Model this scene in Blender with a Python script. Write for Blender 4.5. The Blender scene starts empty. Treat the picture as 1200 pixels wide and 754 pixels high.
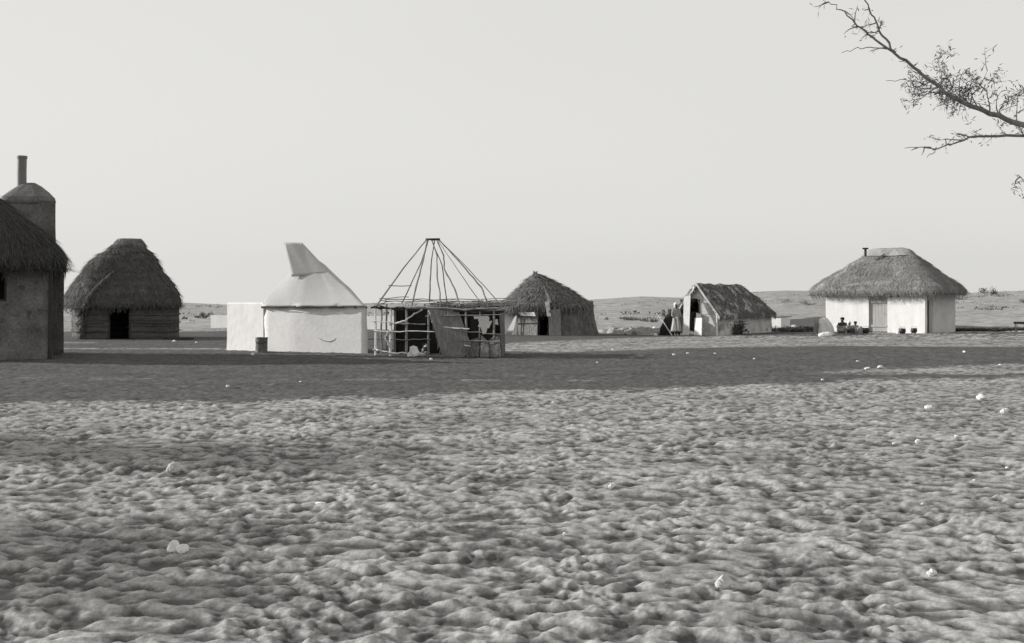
import bpy, bmesh, math, random
import numpy as np
from mathutils import Vector, Matrix

R = math.radians
rnd = random.Random(7)
rng = np.random.default_rng(11)
scene = bpy.context.scene
C = scene.collection

# ------------------------------------------------------------------ camera
EYE = 1.75
F = 1523.0           # focal length in photograph pixels (1200 wide)
HY = 352.0           # horizon row in the photograph
cam_d = bpy.data.cameras.new("camera")
cam = bpy.data.objects.new("camera", cam_d)
C.objects.link(cam)
cam.location = (0, 0, EYE)
cam.rotation_euler = (R(90), 0, 0)
cam_d.sensor_width = 36
cam_d.lens = 36 * F / 1200
cam_d.shift_y = -(377 - HY) / 1200
cam_d.clip_start = 0.05
cam_d.clip_end = 9000
scene.camera = cam

# ------------------------------------------------------------------ light
SUN_EL = 19.5
SUN_TO = Vector((-math.cos(R(12)), math.sin(R(12)), 0))      # towards the sun, on the plan
sdir = Vector((SUN_TO.x * math.cos(R(SUN_EL)), SUN_TO.y * math.cos(R(SUN_EL)), math.sin(R(SUN_EL))))
sun_d = bpy.data.lights.new("sun", 'SUN')
sun_d.energy = 5.0
sun_d.angle = R(0.55)
sun_d.color = (1.0, 0.99, 0.975)
sun = bpy.data.objects.new("sun", sun_d)
sun.rotation_euler = sdir.to_track_quat('Z', 'Y').to_euler()
sun.location = sdir * 60
C.objects.link(sun)

w = bpy.data.worlds.new("World")
scene.world = w
w.use_nodes = True
nt = w.node_tree
nt.nodes.clear()
N = nt.nodes.new
out = N('ShaderNodeOutputWorld'); bg = N('ShaderNodeBackground')
sky = N('ShaderNodeTexSky'); sky.sky_type = 'NISHITA'; sky.sun_disc = False
sky.sun_elevation = R(SUN_EL)
sky.sun_rotation = math.atan2(SUN_TO.x, SUN_TO.y)
sky.air_density = 1.0; sky.dust_density = 3.0; sky.ozone_density = 1.0
geo = N('ShaderNodeTexCoord'); sep = N('ShaderNodeSeparateXYZ'); comb = N('ShaderNodeCombineXYZ')
mx = N('ShaderNodeMath'); mx.operation = 'MAXIMUM'; mx.inputs[1].default_value = 0.03
nt.links.new(geo.outputs['Generated'], sep.inputs[0])
nt.links.new(sep.outputs[0], comb.inputs[0]); nt.links.new(sep.outputs[1], comb.inputs[1])
nt.links.new(sep.outputs[2], mx.inputs[0]); nt.links.new(mx.outputs[0], comb.inputs[2])
nt.links.new(comb.outputs[0], sky.inputs['Vector'])
bw = N('ShaderNodeRGBToBW'); nt.links.new(sky.outputs[0], bw.inputs[0])
# a black and white picture of a bright hazy sky: even, a little paler low down
pw = N('ShaderNodeMath'); pw.operation = 'POWER'; pw.inputs[1].default_value = 0.10
nt.links.new(bw.outputs[0], pw.inputs[0])
el = N('ShaderNodeMapRange'); el.interpolation_type = 'SMOOTHSTEP'
el.inputs['From Min'].default_value = 0.30; el.inputs['From Max'].default_value = 0.70
el.inputs['To Min'].default_value = 1.0; el.inputs['To Max'].default_value = 0.62
nt.links.new(mx.outputs[0], el.inputs['Value'])
m1 = N('ShaderNodeMath'); m1.operation = 'MULTIPLY'
nt.links.new(pw.outputs[0], m1.inputs[0]); nt.links.new(el.outputs[0], m1.inputs[1])
cl = N('ShaderNodeTexNoise'); cl.inputs['Scale'].default_value = 1.6; cl.inputs['Detail'].default_value = 5
mp = N('ShaderNodeMapping'); mp.inputs['Scale'].default_value = (1, 1, 4)
nt.links.new(geo.outputs['Generated'], mp.inputs[0]); nt.links.new(mp.outputs[0], cl.inputs['Vector'])
cr = N('ShaderNodeMapRange'); cr.inputs['To Min'].default_value = 0.965; cr.inputs['To Max'].default_value = 1.03
nt.links.new(cl.outputs['Fac'], cr.inputs['Value'])
m2 = N('ShaderNodeMath'); m2.operation = 'MULTIPLY'
nt.links.new(m1.outputs[0], m2.inputs[0]); nt.links.new(cr.outputs[0], m2.inputs[1])
tint = N('ShaderNodeMix'); tint.data_type = 'RGBA'; tint.blend_type = 'MULTIPLY'; tint.inputs[0].default_value = 1
nt.links.new(m2.outputs[0], tint.inputs[6]); tint.inputs[7].default_value = (1.0, 0.992, 0.966, 1)
nt.links.new(tint.outputs[2], bg.inputs['Color'])
SKYK = 6.75
vm = N('ShaderNodeVectorMath'); vm.operation = 'SCALE'; vm.inputs['Scale'].default_value = SKYK
nt.links.new(tint.outputs[2], vm.inputs[0]); nt.links.new(vm.outputs[0], bg.inputs['Color'])
bg.inputs['Strength'].default_value = 0.1
nt.links.new(bg.outputs[0], out.inputs['Surface'])

vs = scene.view_settings
vs.view_transform = 'Standard'; vs.look = 'None'; vs.exposure = 0.0; vs.gamma = 1.0
vs.use_curve_mapping = False
scene.cycles.max_bounces = 6
scene.cycles.diffuse_bounces = 3
scene.cycles.transparent_max_bounces = 8

# ------------------------------------------------------------------ noise
def _hash(ix, iy, seed):
    h = (ix.astype(np.int64) * 374761393 + iy.astype(np.int64) * 668265263 + seed * 1442695041) & 0xffffffff
    h = ((h ^ (h >> 13)) * 1274126177) & 0xffffffff
    h = (h ^ (h >> 16)) & 0xffffffff
    return h / 4294967295.0

def vnoise(x, y, seed=0):
    ix = np.floor(x); iy = np.floor(y)
    fx = x - ix; fy = y - iy
    ux = fx * fx * fx * (fx * (fx * 6 - 15) + 10); uy = fy * fy * fy * (fy * (fy * 6 - 15) + 10)
    a = _hash(ix, iy, seed); b = _hash(ix + 1, iy, seed)
    c = _hash(ix, iy + 1, seed); d = _hash(ix + 1, iy + 1, seed)
    return (a + (b - a) * ux) * (1 - uy) + (c + (d - c) * ux) * uy

def fbm(x, y, o=4, seed=0):
    s = 0; a = .5; t = 0
    for k in range(o):
        s = s + a * vnoise(x * 2 ** k + 17.3 * k, y * 2 ** k - 9.1 * k, seed + k); t += a; a *= .5
    return s / t

def cell(x, y, seed=0):
    """distance to the nearest scattered point, and a random number for it"""
    ix = np.floor(x); iy = np.floor(y)
    best = np.full(x.shape, 9.0); val = np.zeros(x.shape)
    for dx in (-1, 0, 1):
        for dy in (-1, 0, 1):
            cx = ix + dx; cy = iy + dy
            px = cx + _hash(cx, cy, seed); py = cy + _hash(cx, cy, seed + 5)
            rr = _hash(cx, cy, seed + 9)
            d = np.sqrt((px - x) ** 2 + (py - y) ** 2)
            m = d < best
            best = np.where(m, d, best); val = np.where(m, rr, val)
    return best, val

def smooth(a, b, x):
    t = np.clip((x - a) / (b - a), 0, 1)
    return t * t * (3 - 2 * t)

def gx(px, Y):          # sideways position of a photograph column at a depth
    return (px - 600.0) * Y / F
def gz(py, Y):          # height of a photograph row at a depth
    return EYE - (py - HY) * Y / F
def gY(py):             # depth of the flat ground at a photograph row
    return F * EYE / (py - HY)
def gp(px, py):
    Y = gY(py)
    return Vector((gx(px, Y), Y, 0))

# ------------------------------------------------------------------ materials
def mat(name, col, var=.25, scale=3.0, stretch=(1, 1, 1), fine=.15, fscale=25.0, bump=.3, bdist=.02,
        rough=.9, coords='Object', fstretch=None, spot=None, bands=None, spec=.2):
    m = bpy.data.materials.new(name); m.use_nodes = True
    t = m.node_tree; t.nodes.clear(); n = t.nodes.new; L = t.links.new
    o = n('ShaderNodeOutputMaterial'); p = n('ShaderNodeBsdfPrincipled'); L(p.outputs[0], o.inputs[0])
    tc = n('ShaderNodeTexCoord')
    mp = n('ShaderNodeMapping'); mp.inputs['Scale'].default_value = stretch; L(tc.outputs[coords], mp.inputs[0])
    a = n('ShaderNodeTexNoise'); a.inputs['Scale'].default_value = scale; a.inputs['Detail'].default_value = 6
    a.inputs['Roughness'].default_value = .6; L(mp.outputs[0], a.inputs['Vector'])
    mpf = n('ShaderNodeMapping'); mpf.inputs['Scale'].default_value = fstretch or stretch; L(tc.outputs[coords], mpf.inputs[0])
    b = n('ShaderNodeTexNoise'); b.inputs['Scale'].default_value = fscale; b.inputs['Detail'].default_value = 4
    L(mpf.outputs[0], b.inputs['Vector'])
    def rngn(src, lo, hi, f0=.3, f1=.7):
        r = n('ShaderNodeMapRange'); r.inputs['From Min'].default_value = f0; r.inputs['From Max'].default_value = f1
        r.inputs['To Min'].default_value = lo; r.inputs['To Max'].default_value = hi
        L(src, r.inputs['Value']); return r.outputs[0]
    def mul(x, y):
        q = n('ShaderNodeMath'); q.operation = 'MULTIPLY'; L(x, q.inputs[0]); L(y, q.inputs[1]); return q.outputs[0]
    v = mul(rngn(a.outputs['Fac'], 1 - var, 1 + var), rngn(b.outputs['Fac'], 1 - fine, 1 + fine))
    hgt = b.outputs['Fac']
    if bands:
        bs, amt = bands            # courses along V, spacing in metres
        wv = n('ShaderNodeTexWave'); wv.wave_type = 'BANDS'; wv.bands_direction = 'Y'; wv.wave_profile = 'SAW'
        wv.inputs['Scale'].default_value = .314 / bs; wv.inputs['Distortion'].default_value = 1.6
        wv.inputs['Detail'].default_value = 3; wv.inputs['Detail Scale'].default_value = 1.5
        L(tc.outputs['UV'], wv.inputs['Vector'])
        v = mul(v, rngn(wv.outputs['Fac'], 1 - amt, 1 + amt * .4, 0, .5))
    if spot:
        ss, thr, k = spot
        c = n('ShaderNodeTexNoise'); c.inputs['Scale'].default_value = ss; c.inputs['Detail'].default_value = 3
        L(tc.outputs['Object'], c.inputs['Vector'])
        v = mul(v, rngn(c.outputs['Fac'], 1, k, thr, thr + .06))
    mixc = n('ShaderNodeMix'); mixc.data_type = 'RGBA'; mixc.blend_type = 'MULTIPLY'; mixc.inputs[0].default_value = 1
    mixc.inputs[6].default_value = (col, col * .982, col * .962, 1); L(v, mixc.inputs[7])
    L(mixc.outputs[2], p.inputs['Base Color'])
    p.inputs['Roughness'].default_value = rough
    p.inputs['Specular IOR Level'].default_value = spec
    if bump:
        bn = n('ShaderNodeBump'); bn.inputs['Strength'].default_value = bump; bn.inputs['Distance'].default_value = bdist
        L(hgt, bn.inputs['Height']); L(bn.outputs[0], p.inputs['Normal'])
    return m

M = {}
M['thatch_dark'] = mat('old_dark_thatch', .115, .35, 1.2, (1, 1, 1), .4, 9, .8, .05, coords='UV', fstretch=(5, .7, 1), bands=(.42, .25))
M['thatch_chim'] = mat('black_weathered_thatch', .075, .35, 1.4, (1, 1, 1), .4, 9, .8, .05, coords='UV', fstretch=(5, .7, 1))
M['thatch_mid'] = mat('grey_thatch', .20, .3, 1.2, (1, 1, 1), .4, 9, .8, .05, coords='UV', fstretch=(5, .7, 1), bands=(.35, .3))
M['thatch_light'] = mat('pale_grey_thatch', .27, .35, .9, (1, 1, 1), .4, 9, .8, .05, coords='UV', fstretch=(5, .8, 1), spot=(.9, .6, 1.35))
M['thatch_patch'] = mat('mottled_thatch', .17, .5, 2.0, (.35, 1.3, 1), .45, 6, .8, .05, coords='UV', fstretch=(.6, 3, 1), spot=(1.7, .54, 2.6))
M['mat_woven'] = mat('dark_woven_matting', .105, .3, 2.0, (.3, 1, 1), .35, 12, .9, .04, coords='UV', fstretch=(1, 4, 1), bands=(.26, .4))
M['reed'] = mat('pale_reed_matting', .27, .3, 2.0, (4, .6, 1), .4, 16, .9, .03, coords='UV', fstretch=(4, .25, 1))
M['reed_dark'] = mat('dark_reed_matting', .17, .35, 2.0, (3, .6, 1), .4, 16, .9, .03, coords='UV', fstretch=(4, .25, 1))
M['hessian'] = mat('dark_hessian', .022, .5, 1.6, (1, 1, 1), .3, 20, .5, .02)
M['white'] = mat('whitewash', .84, .07, 1.6, (2, 2, .5), .05, 14, .35, .012, rough=.85)
M['white_dirty'] = mat('worn_whitewash', .66, .12, 1.5, (1, 1, 1), .05, 18, .35, .015, rough=.88)
M['pole_white'] = mat('pale_sunlit_wood', .72, .2, 6, (1, 1, .3), .15, 40, .3, .005)  # pale wood; sunlight on the frame's left posts put into the colour
M['wood'] = mat('weathered_wood', .27, .25, 6, (1, 1, .3), .2, 40, .3, .005)
M['wood_dark'] = mat('dark_wood', .055, .25, 6, (1, 1, .3), .2, 40, .3, .005)
M['plaster_dark'] = mat('dark_mud_plaster', .17, .35, 1.6, (1, 1, 1), .22, 14, .6, .03, spot=(2.6, .6, .6))
M['plaster_cap'] = mat('sooty_cap_plaster', .17, .25, 2.2, (1, 1, 1), .2, 14, .5, .03)
M['plaster_grey'] = mat('grey_mud_plaster', .34, .15, 1.6, (1, 1, 1), .1, 14, .4, .02)
M['mud_pale'] = mat('pale_mud_wall', .58, .22, 2.2, (1, 1, 1), .15, 14, .5, .03, spot=(1.6, .62, .5))
M['canvas'] = mat('pale_canvas', .52, .05, .8, (1, 1, 1), .04, 9, .2, .02, rough=.8)
M['canvas_wall'] = mat('pale_canvas_wall', .80, .06, 1.3, (1, 1, 1), .05, 9, .3, .02, spot=(1.5, .66, .86))
M['cloth'] = mat('white_cloth', .75, .06, 3, (1, 1, 1), .04, 20, .2, .01)
M['cloth_grey'] = mat('grey_cloth', .30, .2, 5, (1, 1, 1), .1, 20, .2, .01)
M['cloth_dark'] = mat('dark_cloth', .06, .2, 5, (1, 1, 1), .1, 20, .2, .01)
M['skin'] = mat('skin', .09, .08, 8, (1, 1, 1), .05, 40, .1, .003, rough=.6, spec=.4)
M['hair'] = mat('black_hair', .015, .1, 8, (1, 1, 1), .1, 60, .3, .003, rough=.7)
M['tin'] = mat('rusty_tin', .13, .45, 4, (1, 1, 1), .3, 20, .3, .01, rough=.65, spec=.4)
M['pipe'] = mat('dull_sheet_iron', .20, .2, 3, (1, 1, .3), .1, 20, .2, .01, rough=.55, spec=.5)
M['iron_black'] = mat('sooty_iron', .02, .3, 6, (1, 1, 1), .2, 20, .3, .01, rough=.55, spec=.5)
M['stone_white'] = mat('pale_stone', .82, .12, 5, (1, 1, 1), .1, 20, .4, .01)
M['stone_grey'] = mat('grey_stone', .30, .25, 6, (1, 1, 1), .2, 25, .6, .01)
M['bark'] = mat('grey_bark', .2, .3, 5, (1, 1, .4), .3, 30, .7, .01)
M['leaf'] = mat('grey_green_leaves', .11, .3, 2, (1, 1, 1), .2, 10, 0, .01, rough=.6)
M['scrub'] = mat('dry_scrub', .11, .35, .5, (1, 1, 1), .3, 6, 0, .01)
M['bush'] = mat('dark_bush', .075, .35, 2, (1, 1, 1), .3, 8, 0, .01)
M['earth'] = mat('loose_earth', .33, .25, 1.2, (1, 1, 1), .2, 9, .6, .05)
M['door_grey'] = mat('grey_door_planks', .42, .12, 2, (6, 1, 1), .12, 20, .3, .01)

# ------------------------------------------------------------------ mesh helpers
class MB:
    def __init__(s): s.v = []; s.f = []; s.uv = []
    def add(s, verts, faces, uvs=None):
        b = len(s.v); s.v += [tuple(p) for p in verts]
        for k, f in enumerate(faces):
            s.f.append([b + i for i in f])
            s.uv.append(uvs[k] if uvs else [(0.3 * (b % 97) + .05 * i, .11 * (b % 53)) for i in range(len(f))])
    def box(s, cx, cy, cz, sx, sy, sz, rz=0, rx=0, jit=0):
        m = Matrix.Rotation(rz, 3, 'Z') @ Matrix.Rotation(rx, 3, 'X')
        vs_ = []
        for x in (-.5, .5):
            for y in (-.5, .5):
                for z in (-.5, .5):
                    p = m @ Vector((x * sx, y * sy, z * sz))
                    vs_.append((cx + p.x + rnd.uniform(-jit, jit), cy + p.y + rnd.uniform(-jit, jit), cz + p.z + rnd.uniform(-jit, jit)))
        s.add(vs_, [(0, 1, 3, 2), (4, 6, 7, 5), (0, 4, 5, 1), (2, 3, 7, 6), (0, 2, 6, 4), (1, 5, 7, 3)])
    def tube(s, pts, rads, n=7, cap=True):
        pts = [Vector(p) for p in pts]
        if isinstance(rads, (int, float)): rads = [rads] * len(pts)
        rings = []; up0 = None
        for i, p in enumerate(pts):
            d = (pts[min(i + 1, len(pts) - 1)] - pts[max(i - 1, 0)]).normalized()
            if up0 is None:
                up0 = Vector((0, 0, 1)) if abs(d.z) < .9 else Vector((1, 0, 0))
            a = d.cross(up0).normalized(); up0 = a.cross(d).normalized()
            rings.append([p + (a * math.cos(6.2832 * k / n) + up0 * math.sin(6.2832 * k / n)) * rads[i] for k in range(n)])
        vs_ = [q for r in rings for q in r]; fs = []
        for i in range(len(pts) - 1):
            for k in range(n):
                k2 = (k + 1) % n
                fs.append((i * n + k, i * n + k2, (i + 1) * n + k2, (i + 1) * n + k))
        if cap:
            fs.append(tuple(range(n - 1, -1, -1))); fs.append(tuple((len(pts) - 1) * n + k for k in range(n)))
        s.add(vs_, fs)
    def build(s, name, m, parent=None, smooth_=False, label=None):
        me = bpy.data.meshes.new(name)
        me.from_pydata(s.v, [], s.f); 
        ul = me.uv_layers.new(name='UVMap')
        flat = [c for f in s.uv for uv in f for c in uv]
        if len(flat) == len(ul.data) * 2: ul.data.foreach_set('uv', flat)
        me.materials.append(m)
        if smooth_: me.polygons.foreach_set('use_smooth', [True] * len(me.polygons))
        me.update()
        o = bpy.data.objects.new(name, me); C.objects.link(o)
        if parent is not None:
            o.parent = parent
            o.matrix_parent_inverse = parent.matrix_world.inverted() if False else Matrix.Identity(4)
            loc = root_of(parent)
            # vertices are given in world coordinates: bring them to the root's frame
            if loc.length: me.transform(Matrix.Translation(-loc))
        if label: o['label'] = label
        return o

def root_of(o):
    l = Vector((0, 0, 0))
    while o is not None:
        l += Vector(o.location); o = o.parent
    return l

def thing(name, label, cat, loc=(0, 0, 0), group=None):
    o = bpy.data.objects.new(name, None); o.empty_display_size = .3
    o.location = loc; C.objects.link(o)
    o['label'] = label; o['category'] = cat
    if group: o['group'] = group
    return o

def tag(o, label, cat, group=None):
    o['label'] = label; o['category'] = cat
    if group: o['group'] = group
    return o

def stick(pts, r=.03, mb=None, wob=.02, n=6, seg=5, taper=.8):
    """an uneven pole through pts (world)"""
    mb = mb or MB()
    P = []; 
    for i in range(len(pts) - 1):
        a = Vector(pts[i]); b = Vector(pts[i + 1])
        for k in range(seg):
            P.append(a.lerp(b, k / seg) + Vector([rnd.uniform(-wob, wob) for _ in range(3)]) * (0 if k == 0 else 1))
    P.append(Vector(pts[-1]))
    m_ = len(P) - 1
    mb.tube(P, [r * (1 - (1 - taper) * i / m_) * rnd.uniform(.88, 1.12) for i in range(m_ + 1)], n)
    return mb

def ring(cx, cy, rx, ry, rot=0, n=64, e=2.0, ph=0):
    pts = []
    for k in range(n):
        a = 2 * math.pi * k / n + ph
        c, s_ = math.cos(a), math.sin(a)
        x = math.copysign(abs(c) ** (2 / e), c) * rx; y = math.copysign(abs(s_) ** (2 / e), s_) * ry
        pts.append((cx + x * math.cos(rot) - y * math.sin(rot), cy + x * math.sin(rot) + y * math.cos(rot)))
    return pts

def resample(keys, n):
    """keys: list of tuples with first the parameter height; linear resample to n rows"""
    keys = [tuple(map(float, k)) for k in keys]
    d = [0]
    for a, b in zip(keys, keys[1:]): d.append(d[-1] + math.dist(a[:2], b[:2]))
    outp = []
    for i in range(n):
        t = d[-1] * i / (n - 1)
        j = max(0, min(len(d) - 2, next((q for q in range(len(d) - 1) if d[q + 1] >= t - 1e-9), len(d) - 2)))
        f = (t - d[j]) / max(1e-9, d[j + 1] - d[j])
        outp.append(tuple(a + (b - a) * f for a, b in zip(keys[j], keys[j + 1])))
    return outp

def nz(p, s, seed=0):
    x = np.array([p[0] * s + p[2] * s * .7]); y = np.array([p[1] * s - p[2] * s * .9])
    return float(fbm(x, y, 3, seed)[0]) - .5

def loft(mb, rings, zs, amp=.03, ns=2.5, close_top=True, close_bot=False, seed=0, course=None):
    """rings: list of closed 2-D loops with equal counts, zs: heights (number or list per vertex)"""
    n = len(rings[0]); V = []
    ctr = [(sum(p[0] for p in r) / n, sum(p[1] for p in r) / n) for r in rings]
    X = np.array([[p[0] for p in r] for r in rings]); Yy = np.array([[p[1] for p in r] for r in rings])
    Z = np.array([z if hasattr(z, '__len__') else [z] * n for z in zs], float)
    d = (fbm(X * ns + Z * ns * .7, Yy * ns - Z * ns * .9, 3, seed) - .5) * 2 * amp
    CX = np.array([[c[0]] * n for c in ctr]); CY = np.array([[c[1]] * n for c in ctr])
    L = np.sqrt((X - CX) ** 2 + (Yy - CY) ** 2) + 1e-6
    X2 = X + (X - CX) / L * d; Y2 = Yy + (Yy - CY) / L * d; Z2 = Z + d * .5
    if course:
        sp, am = course
        zc = Z.mean(1); lc = L.mean(1); sl = np.concatenate([[0], np.cumsum(np.sqrt(np.diff(zc) ** 2 + np.diff(lc) ** 2))])[:, None]
        wob = (fbm(X * .8, Yy * .8, 2, seed + 3) - .5) * .35
        st_ = (1 - ((sl + wob) / sp) % 1.0) * am
        st_[:2] = 0
        X2 = X2 + (X - CX) / L * st_; Y2 = Y2 + (Yy - CY) / L * st_; Z2 = Z2 + st_ * .5
    m = len(rings); F_ = []; U = []
    seglen = np.sqrt((np.roll(X[0], -1) - X[0]) ** 2 + (np.roll(Yy[0], -1) - Yy[0]) ** 2)
    u = np.concatenate([[0], np.cumsum(seglen)])
    vv = [0]
    for i in range(1, m):
        vv.append(vv[-1] + math.sqrt((Z[i].mean() - Z[i - 1].mean()) ** 2 + (L[i].mean() - L[i - 1].mean()) ** 2))
    for i in range(m):
        for k in range(n): V.append((X2[i, k], Y2[i, k], Z2[i, k]))
    for i in range(m - 1):
        for k in range(n):
            k2 = (k + 1) % n
            F_.append((i * n + k, i * n + k2, (i + 1) * n + k2, (i + 1) * n + k))
            U.append([(u[k], vv[i]), (u[k + 1], vv[i]), (u[k + 1], vv[i + 1]), (u[k], vv[i + 1])])
    if close_top:
        F_.append(tuple((m - 1) * n + k for k in range(n))); U.append([(V[(m - 1) * n + k][0], V[(m - 1) * n + k][1]) for k in range(n)])
    if close_bot:
        F_.append(tuple(range(n - 1, -1, -1))); U.append([(V[k][0], V[k][1]) for k in range(n - 1, -1, -1)])
    mb.add(V, F_, U)

def straw(mb, count, ln=(.2, .5), wd=.02, lift=.03, zmin=None, down=1.0, spread=.35, fsel=None):
    """lay straws along the slope of the faces mb holds now"""
    V = np.array(mb.v); fs = [f for f in mb.f if len(f) == 4]
    fa = np.array(fs)
    a, b, c, d = (V[fa[:, i]] for i in range(4))
    nrm = np.cross(c - a, d - b); ar = np.linalg.norm(nrm, axis=1) / 2
    nrm /= (np.linalg.norm(nrm, axis=1, keepdims=True) + 1e-9)
    if zmin is not None: ar = ar * ((a[:, 2] + c[:, 2]) / 2 > zmin)
    p = ar / ar.sum(); idx = rng.choice(len(fa), count, p=p)
    s, t = rng.random((2, count))
    P = (a[idx] * ((1 - s) * (1 - t))[:, None] + b[idx] * (s * (1 - t))[:, None] + c[idx] * (s * t)[:, None] + d[idx] * ((1 - s) * t)[:, None])
    n_ = nrm[idx]
    g = np.tile([0, 0, -1.0], (count, 1)); g = g - n_ * (g * n_).sum(1, keepdims=True)
    gl = np.linalg.norm(g, axis=1, keepdims=True); side = np.cross(n_, g)
    side /= np.linalg.norm(side, axis=1, keepdims=True) + 1e-9
    g = g / (gl + 1e-9) * down + side * rng.normal(0, spread, (count, 1))
    g /= np.linalg.norm(g, axis=1, keepdims=True)
    l = rng.uniform(ln[0], ln[1], (count, 1)); lf = rng.uniform(.2, 1, (count, 1)) * lift
    tip = P + g * l + n_ * lf; root = P + n_ * .004
    wv = np.cross(g, n_) * (rng.uniform(.5, 1.3, (count, 1)) * wd / 2)
    verts = np.stack([root - wv, root + wv, tip + wv * .5, tip - wv * .5], 1).reshape(-1, 3)
    base = len(mb.v)
    mb.v += [tuple(x) for x in verts.tolist()]
    uu = rng.random((count, 2)) * 9
    for i in range(count):
        q = base + i * 4; mb.f.append([q, q + 1, q + 2, q + 3])
        x, y = uu[i]; mb.uv.append([(x, y), (x + .02, y), (x + .02, y - .3), (x, y - .3)])

def fringe(mb, loop, z, count, ln=(.1, .3), wd=.03, out_=.3, jitter=.05):
    """straws hanging from an eave line"""
    n = len(loop); cx = sum(p[0] for p in loop) / n; cy = sum(p[1] for p in loop) / n
    cum = [0]
    for k in range(n): cum.append(cum[-1] + math.dist(loop[k], loop[(k + 1) % n]))
    for _ in range(count):
        t = rnd.random() * cum[-1]
        k = min(n - 1, int(np.searchsorted(cum, t)) - 1); f = (t - cum[k]) / max(1e-6, cum[k + 1] - cum[k])
        a = loop[k]; b = loop[(k + 1) % n]
        x = a[0] + (b[0] - a[0]) * f; y = a[1] + (b[1] - a[1]) * f
        zz = z[k] if hasattr(z, '__len__') else z
        o_ = Vector((x - cx, y - cy, 0)).normalized(); s_ = Vector((-o_.y, o_.x, 0))
        L_ = rnd.uniform(*ln); p = Vector((x, y, zz + rnd.uniform(-.02, jitter))) - o_ * rnd.uniform(0, .1)
        q = p + o_ * L_ * rnd.uniform(.1, out_ * 2) + s_ * rnd.uniform(-.3, .3) * L_ - Vector((0, 0, L_ * .8))
        w_ = s_ * wd * .5 * rnd.uniform(.5, 1.4)
        mb.add([p - w_, p + w_, q + w_ * .4, q - w_ * .4], [(0, 1, 2, 3)])

def plan(corners, breaks=None, step=.35, closed=True):
    """walk the corners; breaks = {edge: [distance, ...]} put vertices there. Returns the loop and an index finder."""
    breaks = breaks or {}; pts = []; meta = []
    n = len(corners)
    for e in range(n):
        a = Vector(corners[e]); b = Vector(corners[(e + 1) % n]); L = (b - a).length
        ds = sorted(set([0.0] + [float(x) for x in breaks.get(e, [])]))
        full = []
        for q, d0 in enumerate(ds):
            d1 = ds[q + 1] if q + 1 < len(ds) else L
            k = max(1, int(round((d1 - d0) / step)))
            full += [d0 + (d1 - d0) * j / k for j in range(k)]
        for d_ in full:
            p = a.lerp(b, d_ / L); pts.append((p.x, p.y)); meta.append((e, d_))
    def find(e, d_): return min(range(len(meta)), key=lambda i: (abs(meta[i][0] - e) * 100 + abs(meta[i][1] - d_)))
    return pts, find

def wall(mb, loop, zs, holes=(), thick=.2, flare=None, amp=.015, ns=3, seed=1):
    """thick walls on a closed plan with real openings; holes = (i0, i1, z0, z1) in loop indices"""
    n = len(loop); m = len(zs)
    P = np.array(loop); cw = 0
    for k in range(n): cw += (P[(k + 1) % n, 0] - P[k, 0]) * (P[(k + 1) % n, 1] + P[k, 1])
    sgn = 1 if cw < 0 else -1             # ccw -> outward normal is (dy, -dx)
    E = np.roll(P, -1, 0) - P; En = np.stack([E[:, 1], -E[:, 0]], 1) * sgn
    En /= np.linalg.norm(En, axis=1, keepdims=True) + 1e-9
    Vn = En + np.roll(En, 1, 0); Vn /= (np.linalg.norm(Vn, axis=1, keepdims=True) + 1e-9)
    cosb = np.maximum(.4, (Vn * En).sum(1, keepdims=True))
    V = []
    for lay in (0, 1):
        for i, z in enumerate(zs):
            fl = flare(z) if flare else 0
            dn = (fbm(P[:, 0] * ns + z * 2, P[:, 1] * ns - z * 2.3, 3, seed) - .5) * 2 * amp
            off = fl + (dn if lay == 0 else -thick)
            Q = P + Vn * (np.reshape(off, (-1, 1)) / cosb)
            V += [(Q[k, 0], Q[k, 1], z) for k in range(n)]
    def vid(lay, i, k): return lay * m * n + i * n + (k % n)
    def hole(i, k):
        zc = (zs[i] + zs[i + 1]) / 2
        for (i0, i1, z0, z1) in holes:
            inside = (i0 <= k < i1) if i0 <= i1 else (k >= i0 or k < i1)
            if inside and z0 < zc < z1: return True
        return False
    u = np.concatenate([[0], np.cumsum(np.linalg.norm(E, axis=1))])
    F_ = []; U = []
    def uvq(k, i): return [(u[k], zs[i]), (u[k + 1], zs[i]), (u[k + 1], zs[i + 1]), (u[k], zs[i + 1])]
    for i in range(m - 1):
        for k in range(n):
            if hole(i, k): continue
            q = uvq(k, i)
            F_.append((vid(0, i, k), vid(0, i, k + 1), vid(0, i + 1, k + 1), vid(0, i + 1, k))); U.append(q)
            F_.append((vid(1, i, k + 1), vid(1, i, k), vid(1, i + 1, k), vid(1, i + 1, k + 1))); U.append(q)
            # jambs
            if hole(i, (k - 1) % n): F_.append((vid(0, i, k), vid(0, i + 1, k), vid(1, i + 1, k), vid(1, i, k))); U.append(q)
            if hole(i, (k + 1) % n): F_.append((vid(0, i, k + 1), vid(1, i, k + 1), vid(1, i + 1, k + 1), vid(0, i + 1, k + 1))); U.append(q)
            if i + 2 < m and hole(i + 1, k) or i == m - 2:
                F_.append((vid(0, i + 1, k), vid(0, i + 1, k + 1), vid(1, i + 1, k + 1), vid(1, i + 1, k))); U.append(q)
            if i > 0 and hole(i - 1, k): F_.append((vid(0, i, k + 1), vid(0, i, k), vid(1, i, k), vid(1, i, k + 1))); U.append(q)
    mb.add(V, F_, U)

def zrow(z0, z1, *extra, step=.3):
    s_ = sorted(set([z0, z1] + list(extra))); o_ = []
    for a, b in zip(s_, s_[1:]):
        k = max(1, int(round((b - a) / step))); o_ += [a + (b - a) * j / k for j in range(k)]
    return o_ + [z1]

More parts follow.
